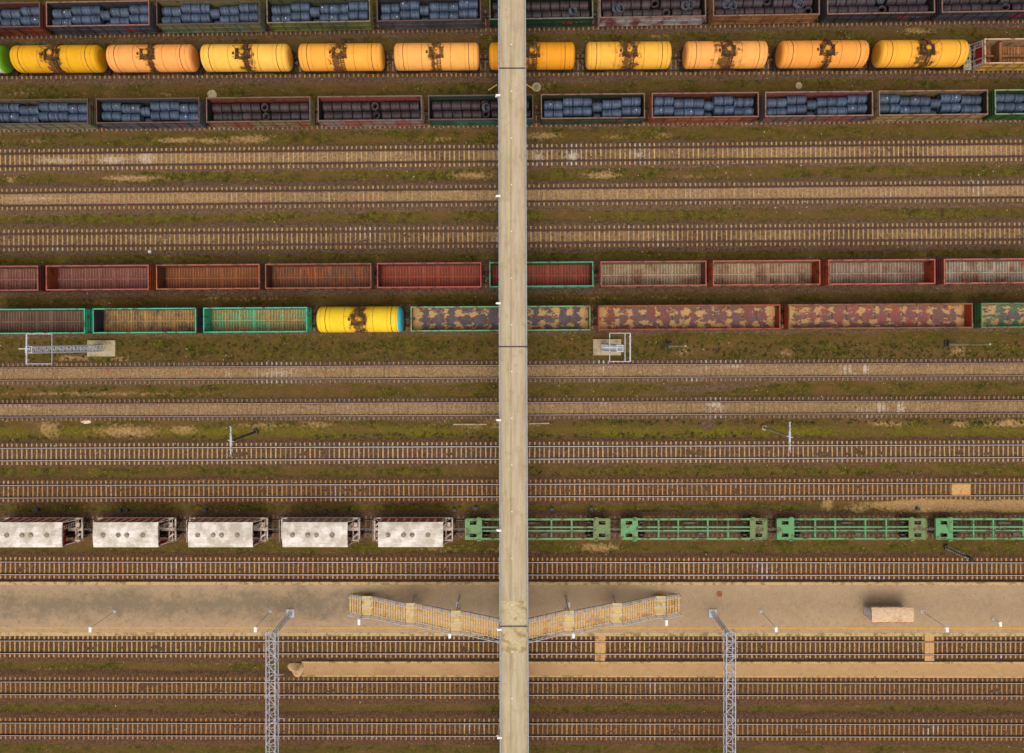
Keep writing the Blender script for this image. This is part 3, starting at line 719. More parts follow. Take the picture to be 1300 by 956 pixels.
# ------------------------------------------------------------------ tank wagons
TL=11.25; TD=1.58; TZ=2.78
def make_tank():
    root=thing('tank_wagon','','tank wagon'); h=TL/2
    mb=MB(); hb=h-.55
    prof=[(-hb+2*hb*k/24,TD) for k in range(25)]
    mb.lathe_x(prof,40); mb.build('tank_barrel',M['tank'],root,(0,0,TZ))
    for s in (-1,1):
        mb=MB(); prof=[]
        for k in range(9):
            a=k/8*math.pi/2; prof.append((hb+.55*math.sin(a)**.9 if k else hb, max(.001,TD*math.cos(a)**.55)))
        mb.lathe_x(prof,40); o=mb.build('end_cap',M['tank'],root,(0,0,TZ)); o.rotation_euler=(0,0,0 if s>0 else math.pi)
    for x in (-4.3,4.25):
        mb=MB(); mb.lathe_x([(-.04,TD+.002),(-.04,TD+.022),(.04,TD+.022),(.04,TD+.002)],40,closed=True); mb.build('band',M['bandm'],root,(x,0,TZ))
    for x in (-4.95,-1.9,1.9,4.9):
        mb=MB(); mb.lathe_x([(-.02,TD+.001),(-.02,TD+.012),(.02,TD+.012),(.02,TD+.001)],40,closed=True); mb.build('weld_seam',M['seam'],root,(x,0,TZ))
    mb=MB(); top=TZ+TD
    mb.cyl((0,0,top-.12),(0,0,top+.22),.34,20); mb.cyl((0,0,top+.22),(0,0,top+.3),.38,20)
    hd=mb.build('hatch_dome',M['tank'],root)
    lm=MB(); lm.cyl((0,0,top+.301),(0,0,top+.34),.24,16); lm.bar((-.35,.1,top+.36),(.35,.1,top+.36),.05); lm.build('hatch_lid',M['lidm'],hd)
    mb=MB()
    for x0,x1,y0,y1 in ((-.95,-.45,-.75,.55),(.45,1.0,-.75,.55),(-.45,.45,-.85,-.5)):
        for k in range(6): 
            xx=x0+(x1-x0)*(k+.5)/6; mb.box(xx-.03,xx+.03,y0,y1,top-.02,top+.02)
        mb.box(x0,x1,y0,y0+.05,top-.03,top+.03); mb.box(x0,x1,y1-.05,y1,top-.03,top+.03)
    for (x,y) in ((-.95,-.75),(-.95,.55),(1,-.75),(1,.55)): mb.bar((x,y,top-.35),(x,y,top+.75),.04)
    for y in (-.75,.55): mb.bar((-.95,y,top+.75),(1,y,top+.75),.035)
    mb.build('walkway',M['tankdark'],root)
    mb=MB()
    for (x,y) in ((.75,.05),(-.7,.1)): mb.cyl((x,y,top-.1),(x,y,top+.25),.11,10)
    mb.box(-1.3,-1.05,-.2,.1,top-.08,top+.08); mb.build('valve',M['tankdark'],root)
    for s in (-1,1):
        mb=MB()
        for xx in (-.22,.22):
            pr=None
            for k in range(9):
                a=R(12+k*11); p=(xx+.35,s*(TD+.09)*math.sin(a),TZ+(TD+.09)*math.cos(a))
                if pr: mb.bar(pr,p,.07)
                pr=p
            mb.bar(pr,(xx+.35,s*1.62,1.0),.045)
        for k in range(13):
            a=R(14+k*7.2); y,z=s*(TD+.1)*math.sin(a),TZ+(TD+.1)*math.cos(a); mb.bar((.13,y,z),(.57,y,z),.05)
        mb.build('ladder',M['tankdark'],root)
    mb=MB(); mb.box(-5.6,5.6,-.28,.28,.85,1.2); 
    for x in (-4,4): mb.box(x-.3,x+.3,-1.1,1.1,1.0,1.5)
    for s in (-1,1): mb.box(s*5.45-.15,s*5.45+.15,-1.4,1.4,1.0,1.25); mb.bar((s*5.45,-1.3,1.2),(s*5.45,-1.3,1.9),.05); mb.bar((s*5.45,1.3,1.2),(s*5.45,1.3,1.9),.05); mb.bar((s*5.45,-1.3,1.9),(s*5.45,1.3,1.9),.04)
    mb.build('underframe',M['under'],root)
    add_bogies(root,3.9); add_couplers(root,5.6,ext=.42)
    return snapshot(root)
M['tankdark']=weathered('tank_fittings',base=C(120,80,30),amt=.7,second=C(44,34,28),scale=1.5,rough=.7)
M['seam']=weathered('weld_seam_paint',base=C(190,130,50),amt=.5,second=C(110,74,36),scale=2,rough=.6)
M['bandm']=weathered('tank_band',base=C(110,78,40),amt=.4,second=C(60,44,32),scale=2,rough=.7)
M['lidm']=weathered('hatch_lid_paint',base=C(206,150,40),amt=.3,second=C(60,44,32),scale=2,rough=.7)
TK=make_tank()
rowt='row of tank wagons near the top'
for k,(x0,x1,c,adj) in enumerate([
 (14,131,C(214,158,14),'mustard yellow'),(135.5,249,C(236,158,84),'peach orange'),(254.5,369.5,C(238,182,78),'pale yellow'),
 (378.5,487.5,C(236,162,62),'orange with a long dark spill'),(499.5,609,C(236,166,84),'light orange'),(620.5,730.5,C(222,146,22),'amber, half hidden by the footbridge'),
 (743,853,C(232,172,64),'straw yellow'),(868,975,C(236,164,86),'pinkish orange'),(987.5,1103,C(232,152,66),'deep orange'),(1111.5,1229,C(234,166,52),'golden orange')]):
    zref=(TZ+.9,TZ)
    place_wagon(TK,1,x0,x1,TL,zref,label='%s tank wagon, %s %s'%(adj,ORD[k] if k<6 else ORD[9-k]+' last' if k<9 else 'last','yellow one from the left' if k<6 else 'in the tank row by the top right'),group=rowt,
        colors={'tank_barrel':(c,None),'end_cap':(c,None),'hatch_dome':(c,None)})
w_=C(206,204,184); gn=C(96,160,30)
place_wagon(TK,1,-105,11,TL,(TZ+.9,TZ),label='white and green tank wagon cut off by the left edge',group=rowt,colors={'tank_barrel':(w_,None),'end_cap':(gn,None),'hatch_dome':(w_,None)})
sn=place_wagon(TK,7,401.5,512,TL,(TZ+.9,TZ),label='bright yellow tank wagon with blue end between green and patched wagons',group=None,colors={'tank_barrel':(C(228,192,34),None),'end_cap':(C(228,192,34),None),'hatch_dome':(C(200,160,30),None)})
ec=[o for o in walk(sn) if o.name.startswith('end_cap') and abs(o.rotation_euler.z)<.1][0]; ec.color=C(60,170,196); ec['label']='blue domed tank end'
wipe(TK)

# ------------------------------------------------------------------ white covered hoppers
def make_hopper():
    root=thing('hopper_wagon','','hopper wagon'); zt=3.75
    prof=[(-1.52,zt-.12),(-1.1,zt-.03),(-.5,zt+.03),(0,zt+.05),(.5,zt+.03),(1.1,zt-.03),(1.52,zt-.12),(1.5,zt-.18),(-1.5,zt-.18)]
    mb=MB(); mb.prism_x(prof,-4.0,4.0); rf=mb.build('roof',M['roof'],root)
    for x in (-2.75,-.85,.2,2.15):
        mb=MB(); mb.torus((0,0,.0),.27,.035,n=20,k=6); mb.cyl((0,0,-.05),(0,0,.05),.24,18); mb.bar((-.3,.05,.07),(.3,.05,.07),.05); mb.build('loading_hatch',M['hatchm'],rf,(x,-.0,zt+.09))
    for s in (-1,1):
        mb=MB(); yy=sorted((s*1.40,s*1.45)); mb.box(-3.95,3.95,yy[0],yy[1],1.5,zt-.185,1)
        for k in range(9):
            x=-3.9+7.8*k/8; y2=sorted((s*1.451,s*1.52)); mb.box(x-.15,x+.15,y2[0],y2[1],1.45,zt-.19,0)
        y2=sorted((s*1.452,s*1.53)); mb.box(-3.95,3.95,y2[0],y2[1],1.3,1.5,0)
        mb.build('side_wall',[M['hopw'],M['hopred']],root)
        mb=MB(); mb.add([(3.96,-1.4,zt-.19),(3.96,1.4,zt-.19),(3.0,1.4,1.5),(3.0,-1.4,1.5),(3.9,-1.4,zt-.19),(3.9,1.4,zt-.19),(2.94,1.4,1.5),(2.94,-1.4,1.5)],
            [(0,3,2,1),(4,5,6,7),(0,1,5,4),(1,2,6,5),(2,3,7,6),(3,0,4,7)])
        for y in (-.9,0,.9): mb.bar((3.99,y,zt-.3),(3.03,y,1.5),.1)
        o=mb.build('end_wall',M['hopend'],root); o.rotation_euler=(0,0,0 if s>0 else math.pi)
        mb=MB()
        for y in (-1.38,1.38): mb.box(3.1,5.0,y-.08,y+.08,1.12,1.3)
        mb.box(4.84,5.0,-1.3,1.3,1.12,1.3); mb.box(3.1,4.84,-.2,.2,1.1,1.25); mb.box(4.05,4.2,-1.3,1.3,1.13,1.28)
        for y in (-1.38,1.38): mb.bar((4.95,y,1.2),(3.8,y,zt-.4),.07); mb.bar((4.95,y,1.2),(4.95,y,2.1),.05)
        mb.bar((4.95,-1.38,2.1),(4.95,1.38,2.1),.05)
        mb.box(4.3,4.7,.35,.9,1.28,1.5); mb.cyl((4.2,-.9,1.4),(4.8,-.5,1.4),.14,10)
        o=mb.build('end_platform',M['hopw'],root); o.rotation_euler=(0,0,0 if s>0 else math.pi)
        mb=MB()
        for xx in (4.02,): 
            for y in (.6,1.0): mb.bar((4.0,y,zt-.1),(4.2,y,1.3),.04)
            for q in range(7): z=1.5+q*.3; mb.bar((4.18-.02*q,.6,z),(4.18-.02*q,1.0,z),.035)
        o=mb.build('ladder',M['hopw'],root); o.rotation_euler=(0,0,0 if s>0 else math.pi)
    mb=MB(); mb.box(-4.8,4.8,-.22,.22,.85,1.1)
    for s in (-1,1): mb.prism_x([(-1.3,1.49),(1.3,1.49),(.4,.6),(-.4,.6)],s*1.5-1.3,s*1.5+1.3)
    mb.build('underframe',M['under'],root)
    add_bogies(root,3.9); add_couplers(root,5.0,ext=.95)
    return snapshot(root)
M['hatchm']=weathered('hatch_grime',base=C(158,144,128),amt=.5,second=C(112,98,84),scale=3,rough=.7)
M['hopw']=weathered('hopper_white',base=C(204,188,178),amt=.35,second=C(130,104,88),scale=1.5,rough=.6)
M['hopend']=weathered('hopper_end',amt=.3,second=C(150,120,104),scale=1.2,rough=.6)
M['hopred']=weathered('hopper_red_band',amt=.3,second=C(150,120,110),scale=.8,rough=.6)
HP=make_hopper()
HX=[(-4,78.5,'grey-white roofed, red ended, at the left edge'),(118,200.5,'clean white roofed, bright red sided'),(238.5,320.5,'dusty cream roofed'),(358.5,441,'stained bright roofed'),(480,562.5,'pinkish roofed, beside the green flat wagons')]
for k,(x0,x1,adj) in enumerate(HX):
    red=[C(176,44,50),C(178,44,50),C(176,100,96),C(165,130,124),C(178,64,68)][k]
    place_wagon(HP,12,x0,x1,8.0,3.75,label='covered hopper wagon, %s%s'%(adj,'' if k in (0,4) else ', %s in the row'%ORD[k]),group='white covered hoppers at the lower left',
       colors={'side_wall':(red,None),'end_wall':(red if k==0 else C(176,150,138),None)})
wipe(HP)

# ------------------------------------------------------------------ green container flats
def make_flat():
    root=thing('flat_wagon','','flat wagon'); h=9.15
    for s in (-1,1):
        mb=MB(); yy=sorted((s*1.10,s*1.34)); mb.box(-h+.1,h-.1,yy[0],yy[1],1.0,1.3)
        mb.build('side_sill',M['paint'],root)
        mb=MB(); x0,x1=h-2.15,h
        # end platform as a plate with two openings on each side of the centre
        mb.box(x0,h-1.45,-1.36,1.36,1.18,1.32); mb.box(h-.62,h-.05,-1.3,1.3,1.18,1.32); mb.box(h-1.45,h-.62,-.55,.55,1.18,1.32)
        for t in (-1,1): yy=sorted((t*1.0,t*1.3)); mb.box(h-1.45,h-.62,yy[0],yy[1],1.181,1.321)
        for t in (-1,1): yy=sorted((t*1.3,t*1.5)); mb.box(h-2.0,h-1.55,yy[0],yy[1],1.1,1.42)
        mb.box(h-.1,h,-1.3,1.3,1.0,1.36)
        o=mb.build('end_platform',M['paint'],root); o.rotation_euler=(0,0,0 if s>0 else math.pi)
        mb=MB(); yy=sorted((s*.13,s*.32)); mb.box(-h+2.1,h-2.1,yy[0],yy[1],.95,1.25); mb.build('centre_sill',M['paint'],root)
    for x in (-4.4,-1.95,1.75,4.3):
        mb=MB(); mb.box(x-.1,x+.1,-1.1,1.1,1.02,1.22); mb.build('crossbeam',M['paint'],root)
    for x in (-5.7,-3.1,0,3.1,5.7):
        for s in (-1,1):
            mb=MB(); mb.box(x-.2,x+.2,s*1.25-.15,s*1.25+.15,1.301,1.37); mb.box(x-.07,x+.07,s*1.25-.05,s*1.25+.05,1.37,1.46); mb.build('container_lock',M['lock'],root)
    mb=MB(); mb.cyl((-1.2,.7,.9),(.3,.7,.9),.17,10); mb.bar((-6,-.5,.95),(6,-.5,.95),.06); mb.bar((-6.5,.42,.9),(6.5,.42,.9),.05); mb.box(.6,1.3,-.95,-.55,.75,1.05)
    mb.build('brake_gear',M['coup'],root)
    add_bogies(root,h-2.0+.25); add_couplers(root,h,ext=.55)
    return snapshot(root)
M['lock']=weathered('container_lock_paint',base=C(120,92,50),amt=.5,second=C(90,130,70),scale=2,rough=.7)
FP=make_flat()
for k,(x0,x1,c,adj) in enumerate([(590.3,774.8,C(104,148,100),'green skeletal container flat, first one, passing beneath the footbridge'),(788,974,C(96,148,100),'green skeletal container flat, second from the footbridge'),
    (986,1176,C(88,144,98),'green skeletal container flat, third from the footbridge'),(1187.7,1376,C(90,150,102),'green skeletal container flat cut off by the right edge')]):
    sn=place_wagon(FP,12,x0,x1,18.3,1.3,label=adj,group='green container flats',colors={n:(c,None) for n in ('side_sill','centre_sill','crossbeam','end_platform')})
    for o in walk(sn):
        if o.name.startswith('end_platform') and abs(o.rotation_euler.z)<.1: o.color=C(104,126,80)
wipe(FP)

# ------------------------------------------------------------------ platforms
mb=MB(); zp=.3
def strip(mb,x0,x1,p0,p1,q0,q1,z0,z1,mi=0):   # p: y pixels of the upper edge at px 0 / 1300, q: lower edge
    def yy(a,b,x): return wy(a+(b-a)*(x*10+NX)/1300,0)
    vs=[(x0,yy(q0,q1,x0),z0),(x1,yy(q0,q1,x1),z0),(x1,yy(p0,p1,x1),z0),(x0,yy(p0,p1,x0),z0)]
    vs+=[(a,b,z1) for a,b,_ in vs]; mb.add(vs,[(0,3,2,1),(4,5,6,7),(0,1,5,4),(1,2,6,5),(2,3,7,6),(3,0,4,7)],mi)
strip(mb,-170,170,739.5,740,804.5,805.2,-.4,zp); p1=mb.build('platform',M['plat']); tag(p1,'wide grey asphalt island platform below the white hoppers and green flats','platform')
for (a,b,c,d) in ((737.6,738.2,741.2,741.8),(801.5,802.2,806,806.6)):
    mb=MB(); strip(mb,-170,170,a,b,c,d,-.41,zp+.012); mb.build('edge_slab',M['edge'],p1)
mb=MB(); strip(mb,-170,170,795.0,795.8,796.3,797.1,zp+.001,zp+.008); mb.build('yellow_line',M['yellow'],p1)
mb=MB(); strip(mb,-26.4,170,839.8,840.6,855.8,858.2,-.4,.25); p2=mb.build('platform',M['plat2']); tag(p2,'narrow low sandy-tan platform at the bottom','platform')
for (a,b,c,d) in ((838.6,839.2,840.6,841.4),(855.2,857.4,857.2,859.4)):
    mb=MB(); strip(mb,-26.6,170,a,b,c,d,-.41,.262); mb.build('edge_slab',M['edge'],p2)
# sand heap at its left end
mb=MB(); n=26; vs=[(0,0,.75)]; fs=[]
for r_ in range(1,7):
    for i in range(n):
        a=2*math.pi*i/n; rr=r_/6*(1+.25*math.sin(3*a)+.2*random.random()); vs.append((rr*1.1*math.cos(a),rr*.85*math.sin(a),.75*(1-r_/6)**1.3-(.03 if r_==6 else 0)+random.uniform(-.04,.04)))
for i in range(n): fs.append((0,1+i,1+(i+1)%n))
for r_ in range(5):
    for i in range(n): fs.append((1+r_*n+i,1+(r_+1)*n+i,1+(r_+1)*n+(i+1)%n,1+r_*n+(i+1)%n))
mb.add(vs,fs,0,True); o=mb.build('sand_heap',M['sand'],loc=(wx(378),wy(850),-.1)); tag(o,'pale heap of sand at the left end of the narrow platform','sand heap')
# crossings
def crossing(x0,x1,ti,label,outer=True):
    r=thing('track_crossing',label,'crossing',((wx(x0)+wx(x1))/2,ty(ti,(wx(x0)+wx(x1))/2),0),tang(ti),'crossings between the platforms' if outer else None)
    h=(wx(x1)-wx(x0))/2
    mb=MB(); 
    for k in range(2): mb.box(-h+k*h+.01,k*h-.01,-.68,.68,-.05,.17)
    mb.build('panel',M['cross'],r)
    if outer:
        for s in (-1,1):
            yy=sorted((s*.91,s*1.62)); mb=MB()
            for k in range(2): mb.box(-h+k*h+.01,k*h-.01,yy[0],yy[1],-.05,.17)
            mb.build('panel',M['cross'],r)
crossing(755,768,14,'tan concrete track crossing just right of the footbridge stairs')
crossing(1173,1185,14,'tan concrete track crossing far right below the shelter')
crossing(1207,1231,11,'sandy panel between the rails above the green flat wagons',False)

# ------------------------------------------------------------------ footbridge
ZB=8.0
br=thing('footbridge','long straight concrete footbridge with grey railings crossing over all tracks','footbridge',(0,0,0))
def bedge(py):  # left/right deck edge in px at image row py
    t=py/860; return 632.6+1.9*t, 667.2+3.5*t
def bx(y):      # world edges at world y
    py=NY-y*10*H/(H-ZB); l,r=bedge(py); return wx(l,ZB),wx(r,ZB)
joints=[wy(-268,ZB),wy(86.5,ZB),wy(440,ZB),wy(795,ZB),wy(1150,ZB)]
def quadbox(mb,y0,y1,f0,f1,z0,z1,mi=0):  # f: fractions/offsets -> function of y giving x pair
    a0,a1=f0(y0),f1(y0); b0,b1=f0(y1),f1(y1)
    vs=[(a0,y0,z0),(a1,y0,z0),(b1,y1,z0),(b0,y1,z0),(a0,y0,z1),(a1,y0,z1),(b1,y1,z1),(b0,y1,z1)]
    mb.add(vs,[(0,3,2,1),(4,5,6,7),(0,1,5,4),(1,2,6,5),(2,3,7,6),(3,0,4,7)],mi)
for k in range(4):
    y1,y0=joints[k]-.09,joints[k+1]+.09
    mb=MB(); quadbox(mb,y0,y1,lambda y:bx(y)[0]+.05,lambda y:bx(y)[1]-.05,ZB-.25,ZB); 
    quadbox(mb,y0,y1,lambda y:bx(y)[0]+.5,lambda y:bx(y)[0]+.9,ZB-1.1,ZB-.25); quadbox(mb,y0,y1,lambda y:bx(y)[1]-.9,lambda y:bx(y)[1]-.5,ZB-1.1,ZB-.25)
    mb.build('deck_span',M['deck'],br)
    for side in (0,1):
        mb=MB()
        e=lambda y,s=side: bx(y)[s]+(.0 if s==0 else -.0)
        if side==0: quadbox(mb,y0,y1,lambda y:bx(y)[0]-.03,lambda y:bx(y)[0]+.13,ZB-.3,ZB+.12)
        else: quadbox(mb,y0,y1,lambda y:bx(y)[1]-.13,lambda y:bx(y)[1]+.03,ZB-.3,ZB+.12)
        n=int((y1-y0)/1.6)
        for q in range(n+1):
            y=y0+.1+(y1-y0-.2)*q/n; x=bx(y)[side]+(.05 if side==0 else -.05); mb.bar((x,y,ZB+.1),(x,y,ZB+1.15),.06)
        for z in (1.15,.8,.45):
            ya,yb=y0+.05,y1-.05; xa=bx(ya)[side]+(.05 if side==0 else -.05); xb=bx(yb)[side]+(.05 if side==0 else -.05)
            mb.bar((xa,ya,ZB+z),(xb,yb,ZB+z),.075 if z>1 else .035)
        mb.build('railing',M['bridgefix'],br)
for j in joints[1:4]:
    mb=MB(); a,b=bx(j); mb.box(a+.15,b-.15,j-.085,j+.085,ZB-.2,ZB-.03); mb.build('expansion_joint',M['galvdark'],br)
    mb=MB(); c=(a+b)/2
    for s in (-1,1): mb.cyl((c+s*.75,j,-.3),(c+s*.75,j,ZB-1.5),.28,18)
    mb.box(a+.3,b-.3,j-.4,j+.4,ZB-1.55,ZB-1.11); mb.box(c-1.3,c+1.3,j-.7,j+.7,-.4,.1); mb.build('pier',M['conc'],br)
mb=MB(); quadbox(mb,wy(829,ZB),wy(797,ZB),lambda y:bx(y)[0]+.135,lambda y:bx(y)[1]-.135,ZB+.001,ZB+.006); mb.build('deck_repair',M['deck2'],br)
mb=MB(); quadbox(mb,wy(793,ZB),wy(763,ZB),lambda y:bx(y)[0]+.135,lambda y:bx(y)[1]-.135,ZB+.001,ZB+.006); mb.build('deck_repair',M['deck2'],br)
for k in range(15):
    py=56.5+59.3*k; mb=MB(); mb.cyl((wx(649.2+.9*k/15,ZB),wy(py,ZB),ZB+.002),(wx(649.2+.9*k/15,ZB),wy(py,ZB),ZB+.03),.075,10); mb.build('deck_stud',M['white'],br)
for k,py in enumerate((128,253,386,531,668,791,925)):
    y=wy(py,ZB); x=bx(y)[0]
    r=thing('bridge_lamp','white bridge lamp on the left railing, %s from the top'%ORD[k],'lamp',(x-.05,y,ZB),0,'white lamps along the left railing of the footbridge')
    mb=MB(); mb.bar((0,0,-.2),(0,0,1.7),.09); mb.bar((0,0,1.65),(.25,0,1.75),.05); mb.build('post',M['bridgefix'],r)
    mb=MB(); mb.box(-.22,.3,-.11,.11,1.76,1.86); mb.box(-.3,.0,-.05,.05,1.3,1.45); mb.build('lamp_head',M['white'],r)

# stairs
def stair(sgn):
    side='left' if sgn<0 else 'right'
    r=thing('staircase','tan staircase with grey handrails descending %s from the footbridge to the platform'%side,'staircase',(0,-33.45,zp))
    P=([(444,.3),(459.5,1.1),(472,1.1),(515.5,3.35),(527.5,3.35),(572.5,5.65),(585.5,5.65),(634,8.0)] if sgn<0 else
       [(862.5,.3),(845,1.1),(832,1.1),(790,3.35),(776.5,3.35),(729,5.65),(716,5.65),(670.5,8.0)])
    pts=[(wx(px,z),z-zp) for px,z in P]; w=1.06
    for k in range(7):
        (xa,za),(xb,zb)=pts[k],pts[k+1]; mb=MB()
        if k%2:  # landing
            mb.box(min(xa,xb)-.02,max(xa,xb)+.02,-w-.12,w+.12,za-.14,za+.01); mb.build('landing',M['landing'],r)
            cm=MB(); c=(xa+xb)/2
            for t in (-.8,.8): cm.cyl((c,t,0),(c,t,za-.13),.1,10)
            if za>1.2: cm.bar((c,-.8,za-.25),(c,.8,za-.25),.14)
            cm.build('column',M['galv'],r)
        else:
            n=max(4,int(round((zb-za)/.16)))
            for q in range(n):
                x0=xa+(xb-xa)*q/n; x1=xa+(xb-xa)*(q+.62)/n; z=za+(zb-za)*(q+1)/n
                mb.box(min(x0,x1),max(x0,x1),-w,w,z-.05,z-.0)
            mb.build('stair_flight',M['tread'],r)
            sm_=MB()
            for t in (-1,1): sm_.bar((xa,t*(w+.05),za-.12),(xb,t*(w+.05),zb-.12),.07,.26)
            sm_.build('stringer',M['galv'],r)
    for t in (-1,1):
        mb=MB()
        for k in range(7):
            (xa,za),(xb,zb)=pts[k],pts[k+1]
            for hz in (1.05,.6): mb.bar((xa,t*(w+.07),za+hz),(xb,t*(w+.07),zb+hz),.075 if hz>1 else .04)
            n=max(1,int(abs(xb-xa)/1.0))
            for q in range(n): x=xa+(xb-xa)*q/n; z=za+(zb-za)*q/n; mb.bar((x,t*(w+.07),z-.1),(x,t*(w+.07),z+1.05),.045)
        mb.build('handrail',M['galv'],r)
    mb=MB(); (xa,za)=pts[0]; (xb,zb)=pts[7]
    for k in range(7):
        (xa,za),(xb,zb)=pts[k],pts[k+1]; mb.bar((xa,.25,za+.95),(xb,.25,zb+.95),.06)
        mb.bar((xa,.25,za),(xa,.25,za+.95),.04)
    mb.build('middle_handrail',M['galv'],r)
    if sgn<0: lamps=((456,789,3.0,'below the foot'),(571,806,4.2,'below the upper landing'),(581,767,2.6,'above the upper landing'))
    else: lamps=((846,790,3.0,'below the foot'),(728,806,4.2,'below the upper landing'),(722,767,2.6,'above the upper landing'))
    for px,py,z,w_ in lamps:
        x,y=wx(px,z),wy(py,z); q=thing('stair_lamp','small white lamp on a thin post %s of the %s staircase'%(w_,side),'lamp',(x,y,zp),0,'white lamps beside the stairs')
        m_=MB(); m_.bar((0,0,0),(0,0,z-zp),.07); m_.build('post',M['galv'],q)
        m_=MB(); m_.box(-.16,.16,-.34,.3,z-zp,z-zp+.14); m_.box(-.1,.1,-.4,-.34,z-zp+.02,z-zp+.12); m_.build('lamp_head',M['white'],q)
stair(-1); stair(1)

# ------------------------------------------------------------------ platform lamps
def street_lamp(px,py,h,label,grp='white headed lamps along the yellow line'):
    r=thing('street_lamp',label,'street lamp',(wx(px),wy(py),zp),0,grp)
    mb=MB(); mb.cyl((0,0,0),(0,0,h),.045,8,r2=.03); mb.box(-.18,.18,-.18,.18,0,.06); mb.build('pole',M['galv'],r)
    mb=MB(); mb.cyl((0,-.05,h),(0,-.05,h+.12),.24,14,r2=.16); mb.box(-.16,.16,-.5,.0,h+.01,h+.1); mb.build('lamp_head',M['white'],r)
for px,l in ((147,'slim platform lamp with white head near the left edge'),(344,'slim platform lamp with white head just left of the left lattice portal'),(965,'slim platform lamp with white head right of the right lattice portal'),(1169,'slim platform lamp with white head right of the shelter')):
    street_lamp(px,775,4.9,l)
street_lamp(1259,784,1.2,'short white lamp post at the far right of the platform','short post')

# ------------------------------------------------------------------ lattice structures
def lattice(mb,p,q,w,n,bw=.07,br=.04,up=Vector((0,1,0)),w2=None):
    p=Vector(p); q=Vector(q); d=(q-p).normalized(); a=up.cross(d).normalized(); b=d.cross(a).normalized(); w2=w2 or w
    def c(t,i):
        ww=(w+(w2-w)*t)/2; s=((-1,-1),(1,-1),(1,1),(-1,1))[i]; return p+(q-p)*t+a*s[0]*ww+b*s[1]*ww
    for i in range(4): mb.bar(c(0,i),c(1,i),bw)
    for k in range(n):
        t0,t1=k/n,(k+1)/n
        for i in range(4):
            j=(i+1)%4
            if (k+i)%2: mb.bar(c(t0,i),c(t1,j),br)
            else: mb.bar(c(t0,j),c(t1,i),br)
            mb.bar(c(t0,i),c(t0,j),br)
    for i in range(4): mb.bar(c(1,i),c(1,(i+1)%4),br)
def portal(x,label):
    r=thing('lattice_portal',label,'portal','' and 0 or (x,-34.7,zp),0,'lattice portals over the lower tracks'); h=6.5
    for yy,nm in ((0,'column'),(-26.5,'column')):
        mb=MB(); lattice(mb,(0,yy,0),(0,yy,h),.34,9,.06,.03); mb.box(-.5,.5,yy-.5,yy+.5,-.3,.12); mb.build(nm,M['galv'],r)
    mb=MB(); lattice(mb,(0,.6,h+.15),(0,-27,h+.15),1.05,30,.085,.045,up=Vector((0,0,1))); mb.build('beam',M['galv'],r)
    mb=MB()
    for yy in (-5.2,-10.4,-15.6): mb.bar((0,yy,h-.4),(0,yy,h-1.2),.08); mb.bar((0,yy,h-1.2),(.9,yy,h-1.2),.05); mb.cyl((.15,yy,h-1.2),(.45,yy,h-1.2),.09,8)
    mb.build('hanger',M['galv'],r)
portal(-28.0,'steel lattice portal reaching down from the platform, left of the footbridge')
portal(25.4,'steel lattice portal reaching down from the platform, right of the footbridge')
def tower(px,py,fx0,fx1,fy0,fy1,label,slab):
    h=12.9; X,Y=wx(px),wy(py); r=thing('floodlight_tower',label,'lattice tower',(X,Y,-.1),0,'lattice floodlight towers')
    mb=MB(); mb.box(wx(slab[0])-X,wx(slab[1])-X,wy(slab[3])-Y,wy(slab[2])-Y,-.3,.08); mb.build('base_slab',M['conc'],r)
    mb=MB(); lattice(mb,(0,0,.08),(0,0,h),.78,20,.11,.06,w2=.66); mb.build('mast',M['mastp'],r)
    mb=MB(); a,b=wx(fx0,h)-X,wx(fx1,h)-X; c,d=wy(fy0,h)-Y,wy(fy1,h)-Y
    for x,tk in ((a,.14 if X<0 else .08),(b,.05 if X<0 else .14)): mb.bar((x,c,h+.1),(x,d,h+.1),tk)
    for y in (c,d): mb.bar((a,y,h+.1),(b,y,h+.1),.07)
    mb.bar((min(a,-.4)-.6,0.1,h+.1),(max(a,.3),0.1,h+.1),.12); (mb.bar((a+(b-a)*.75,c,h+.1),(a+(b-a)*.75,d,h+.1),.08) if X>0 else None)
    mb.build('top_frame',M['galv'],r)
    for k in range(4):
        mb=MB(); y=c+(d-c)*(k+.5)/4; e_=a if X<0 else b; mb.box(e_-.09,e_+.09,y-.1,y+.1,h-.2,h+.04); mb.build('floodlight',M['galv'],r)
M['mastp']=weathered('pale_mast_steel',base=C(205,210,226),amt=.1,second=C(150,150,155),rough=.5)
tower(127,442,34,66,424,462,'tall lattice tower on a concrete slab at the left, seen leaning left',(110.5,146,432,452.5))
tower(767,440.5,774,800,423,459,'tall lattice tower on a concrete slab right of the footbridge',(753,788.5,430.5,451))
def tmast(px,py,h,label):
    r=thing('bracket_mast',label,'mast',(wx(px),wy(py),-.1),0,'T shaped masts beside the track')
    mb=MB(); mb.cyl((0,0,0),(0,0,h),.16,10,r2=.11); mb.cyl((0,0,-.2),(0,0,.25),.35,12); mb.build('pole',M['galvdark'] if px<600 else M['conc'],r)
    mb=MB(); mb.bar((0,1.75,h),(0,-1.75,h),.14); mb.bar((0,-.6,h+.02),(.0,.6,h+.02),.24,.06)
    for y in (-1.7,-.9,.9,1.7): mb.cyl((0,y,h+.05),(0,y,h+.3),.06,8)
    mb.bar((-.35,.1,h),(.35,-.1,h),.08); mb.build('crossarm',M['galv'],r)
tmast(324,548.5,7.6,'dark mast with pale crossarm, left of the footbridge')
tmast(970,543,8.1,'pale concrete mast with crossarm, right of the footbridge')
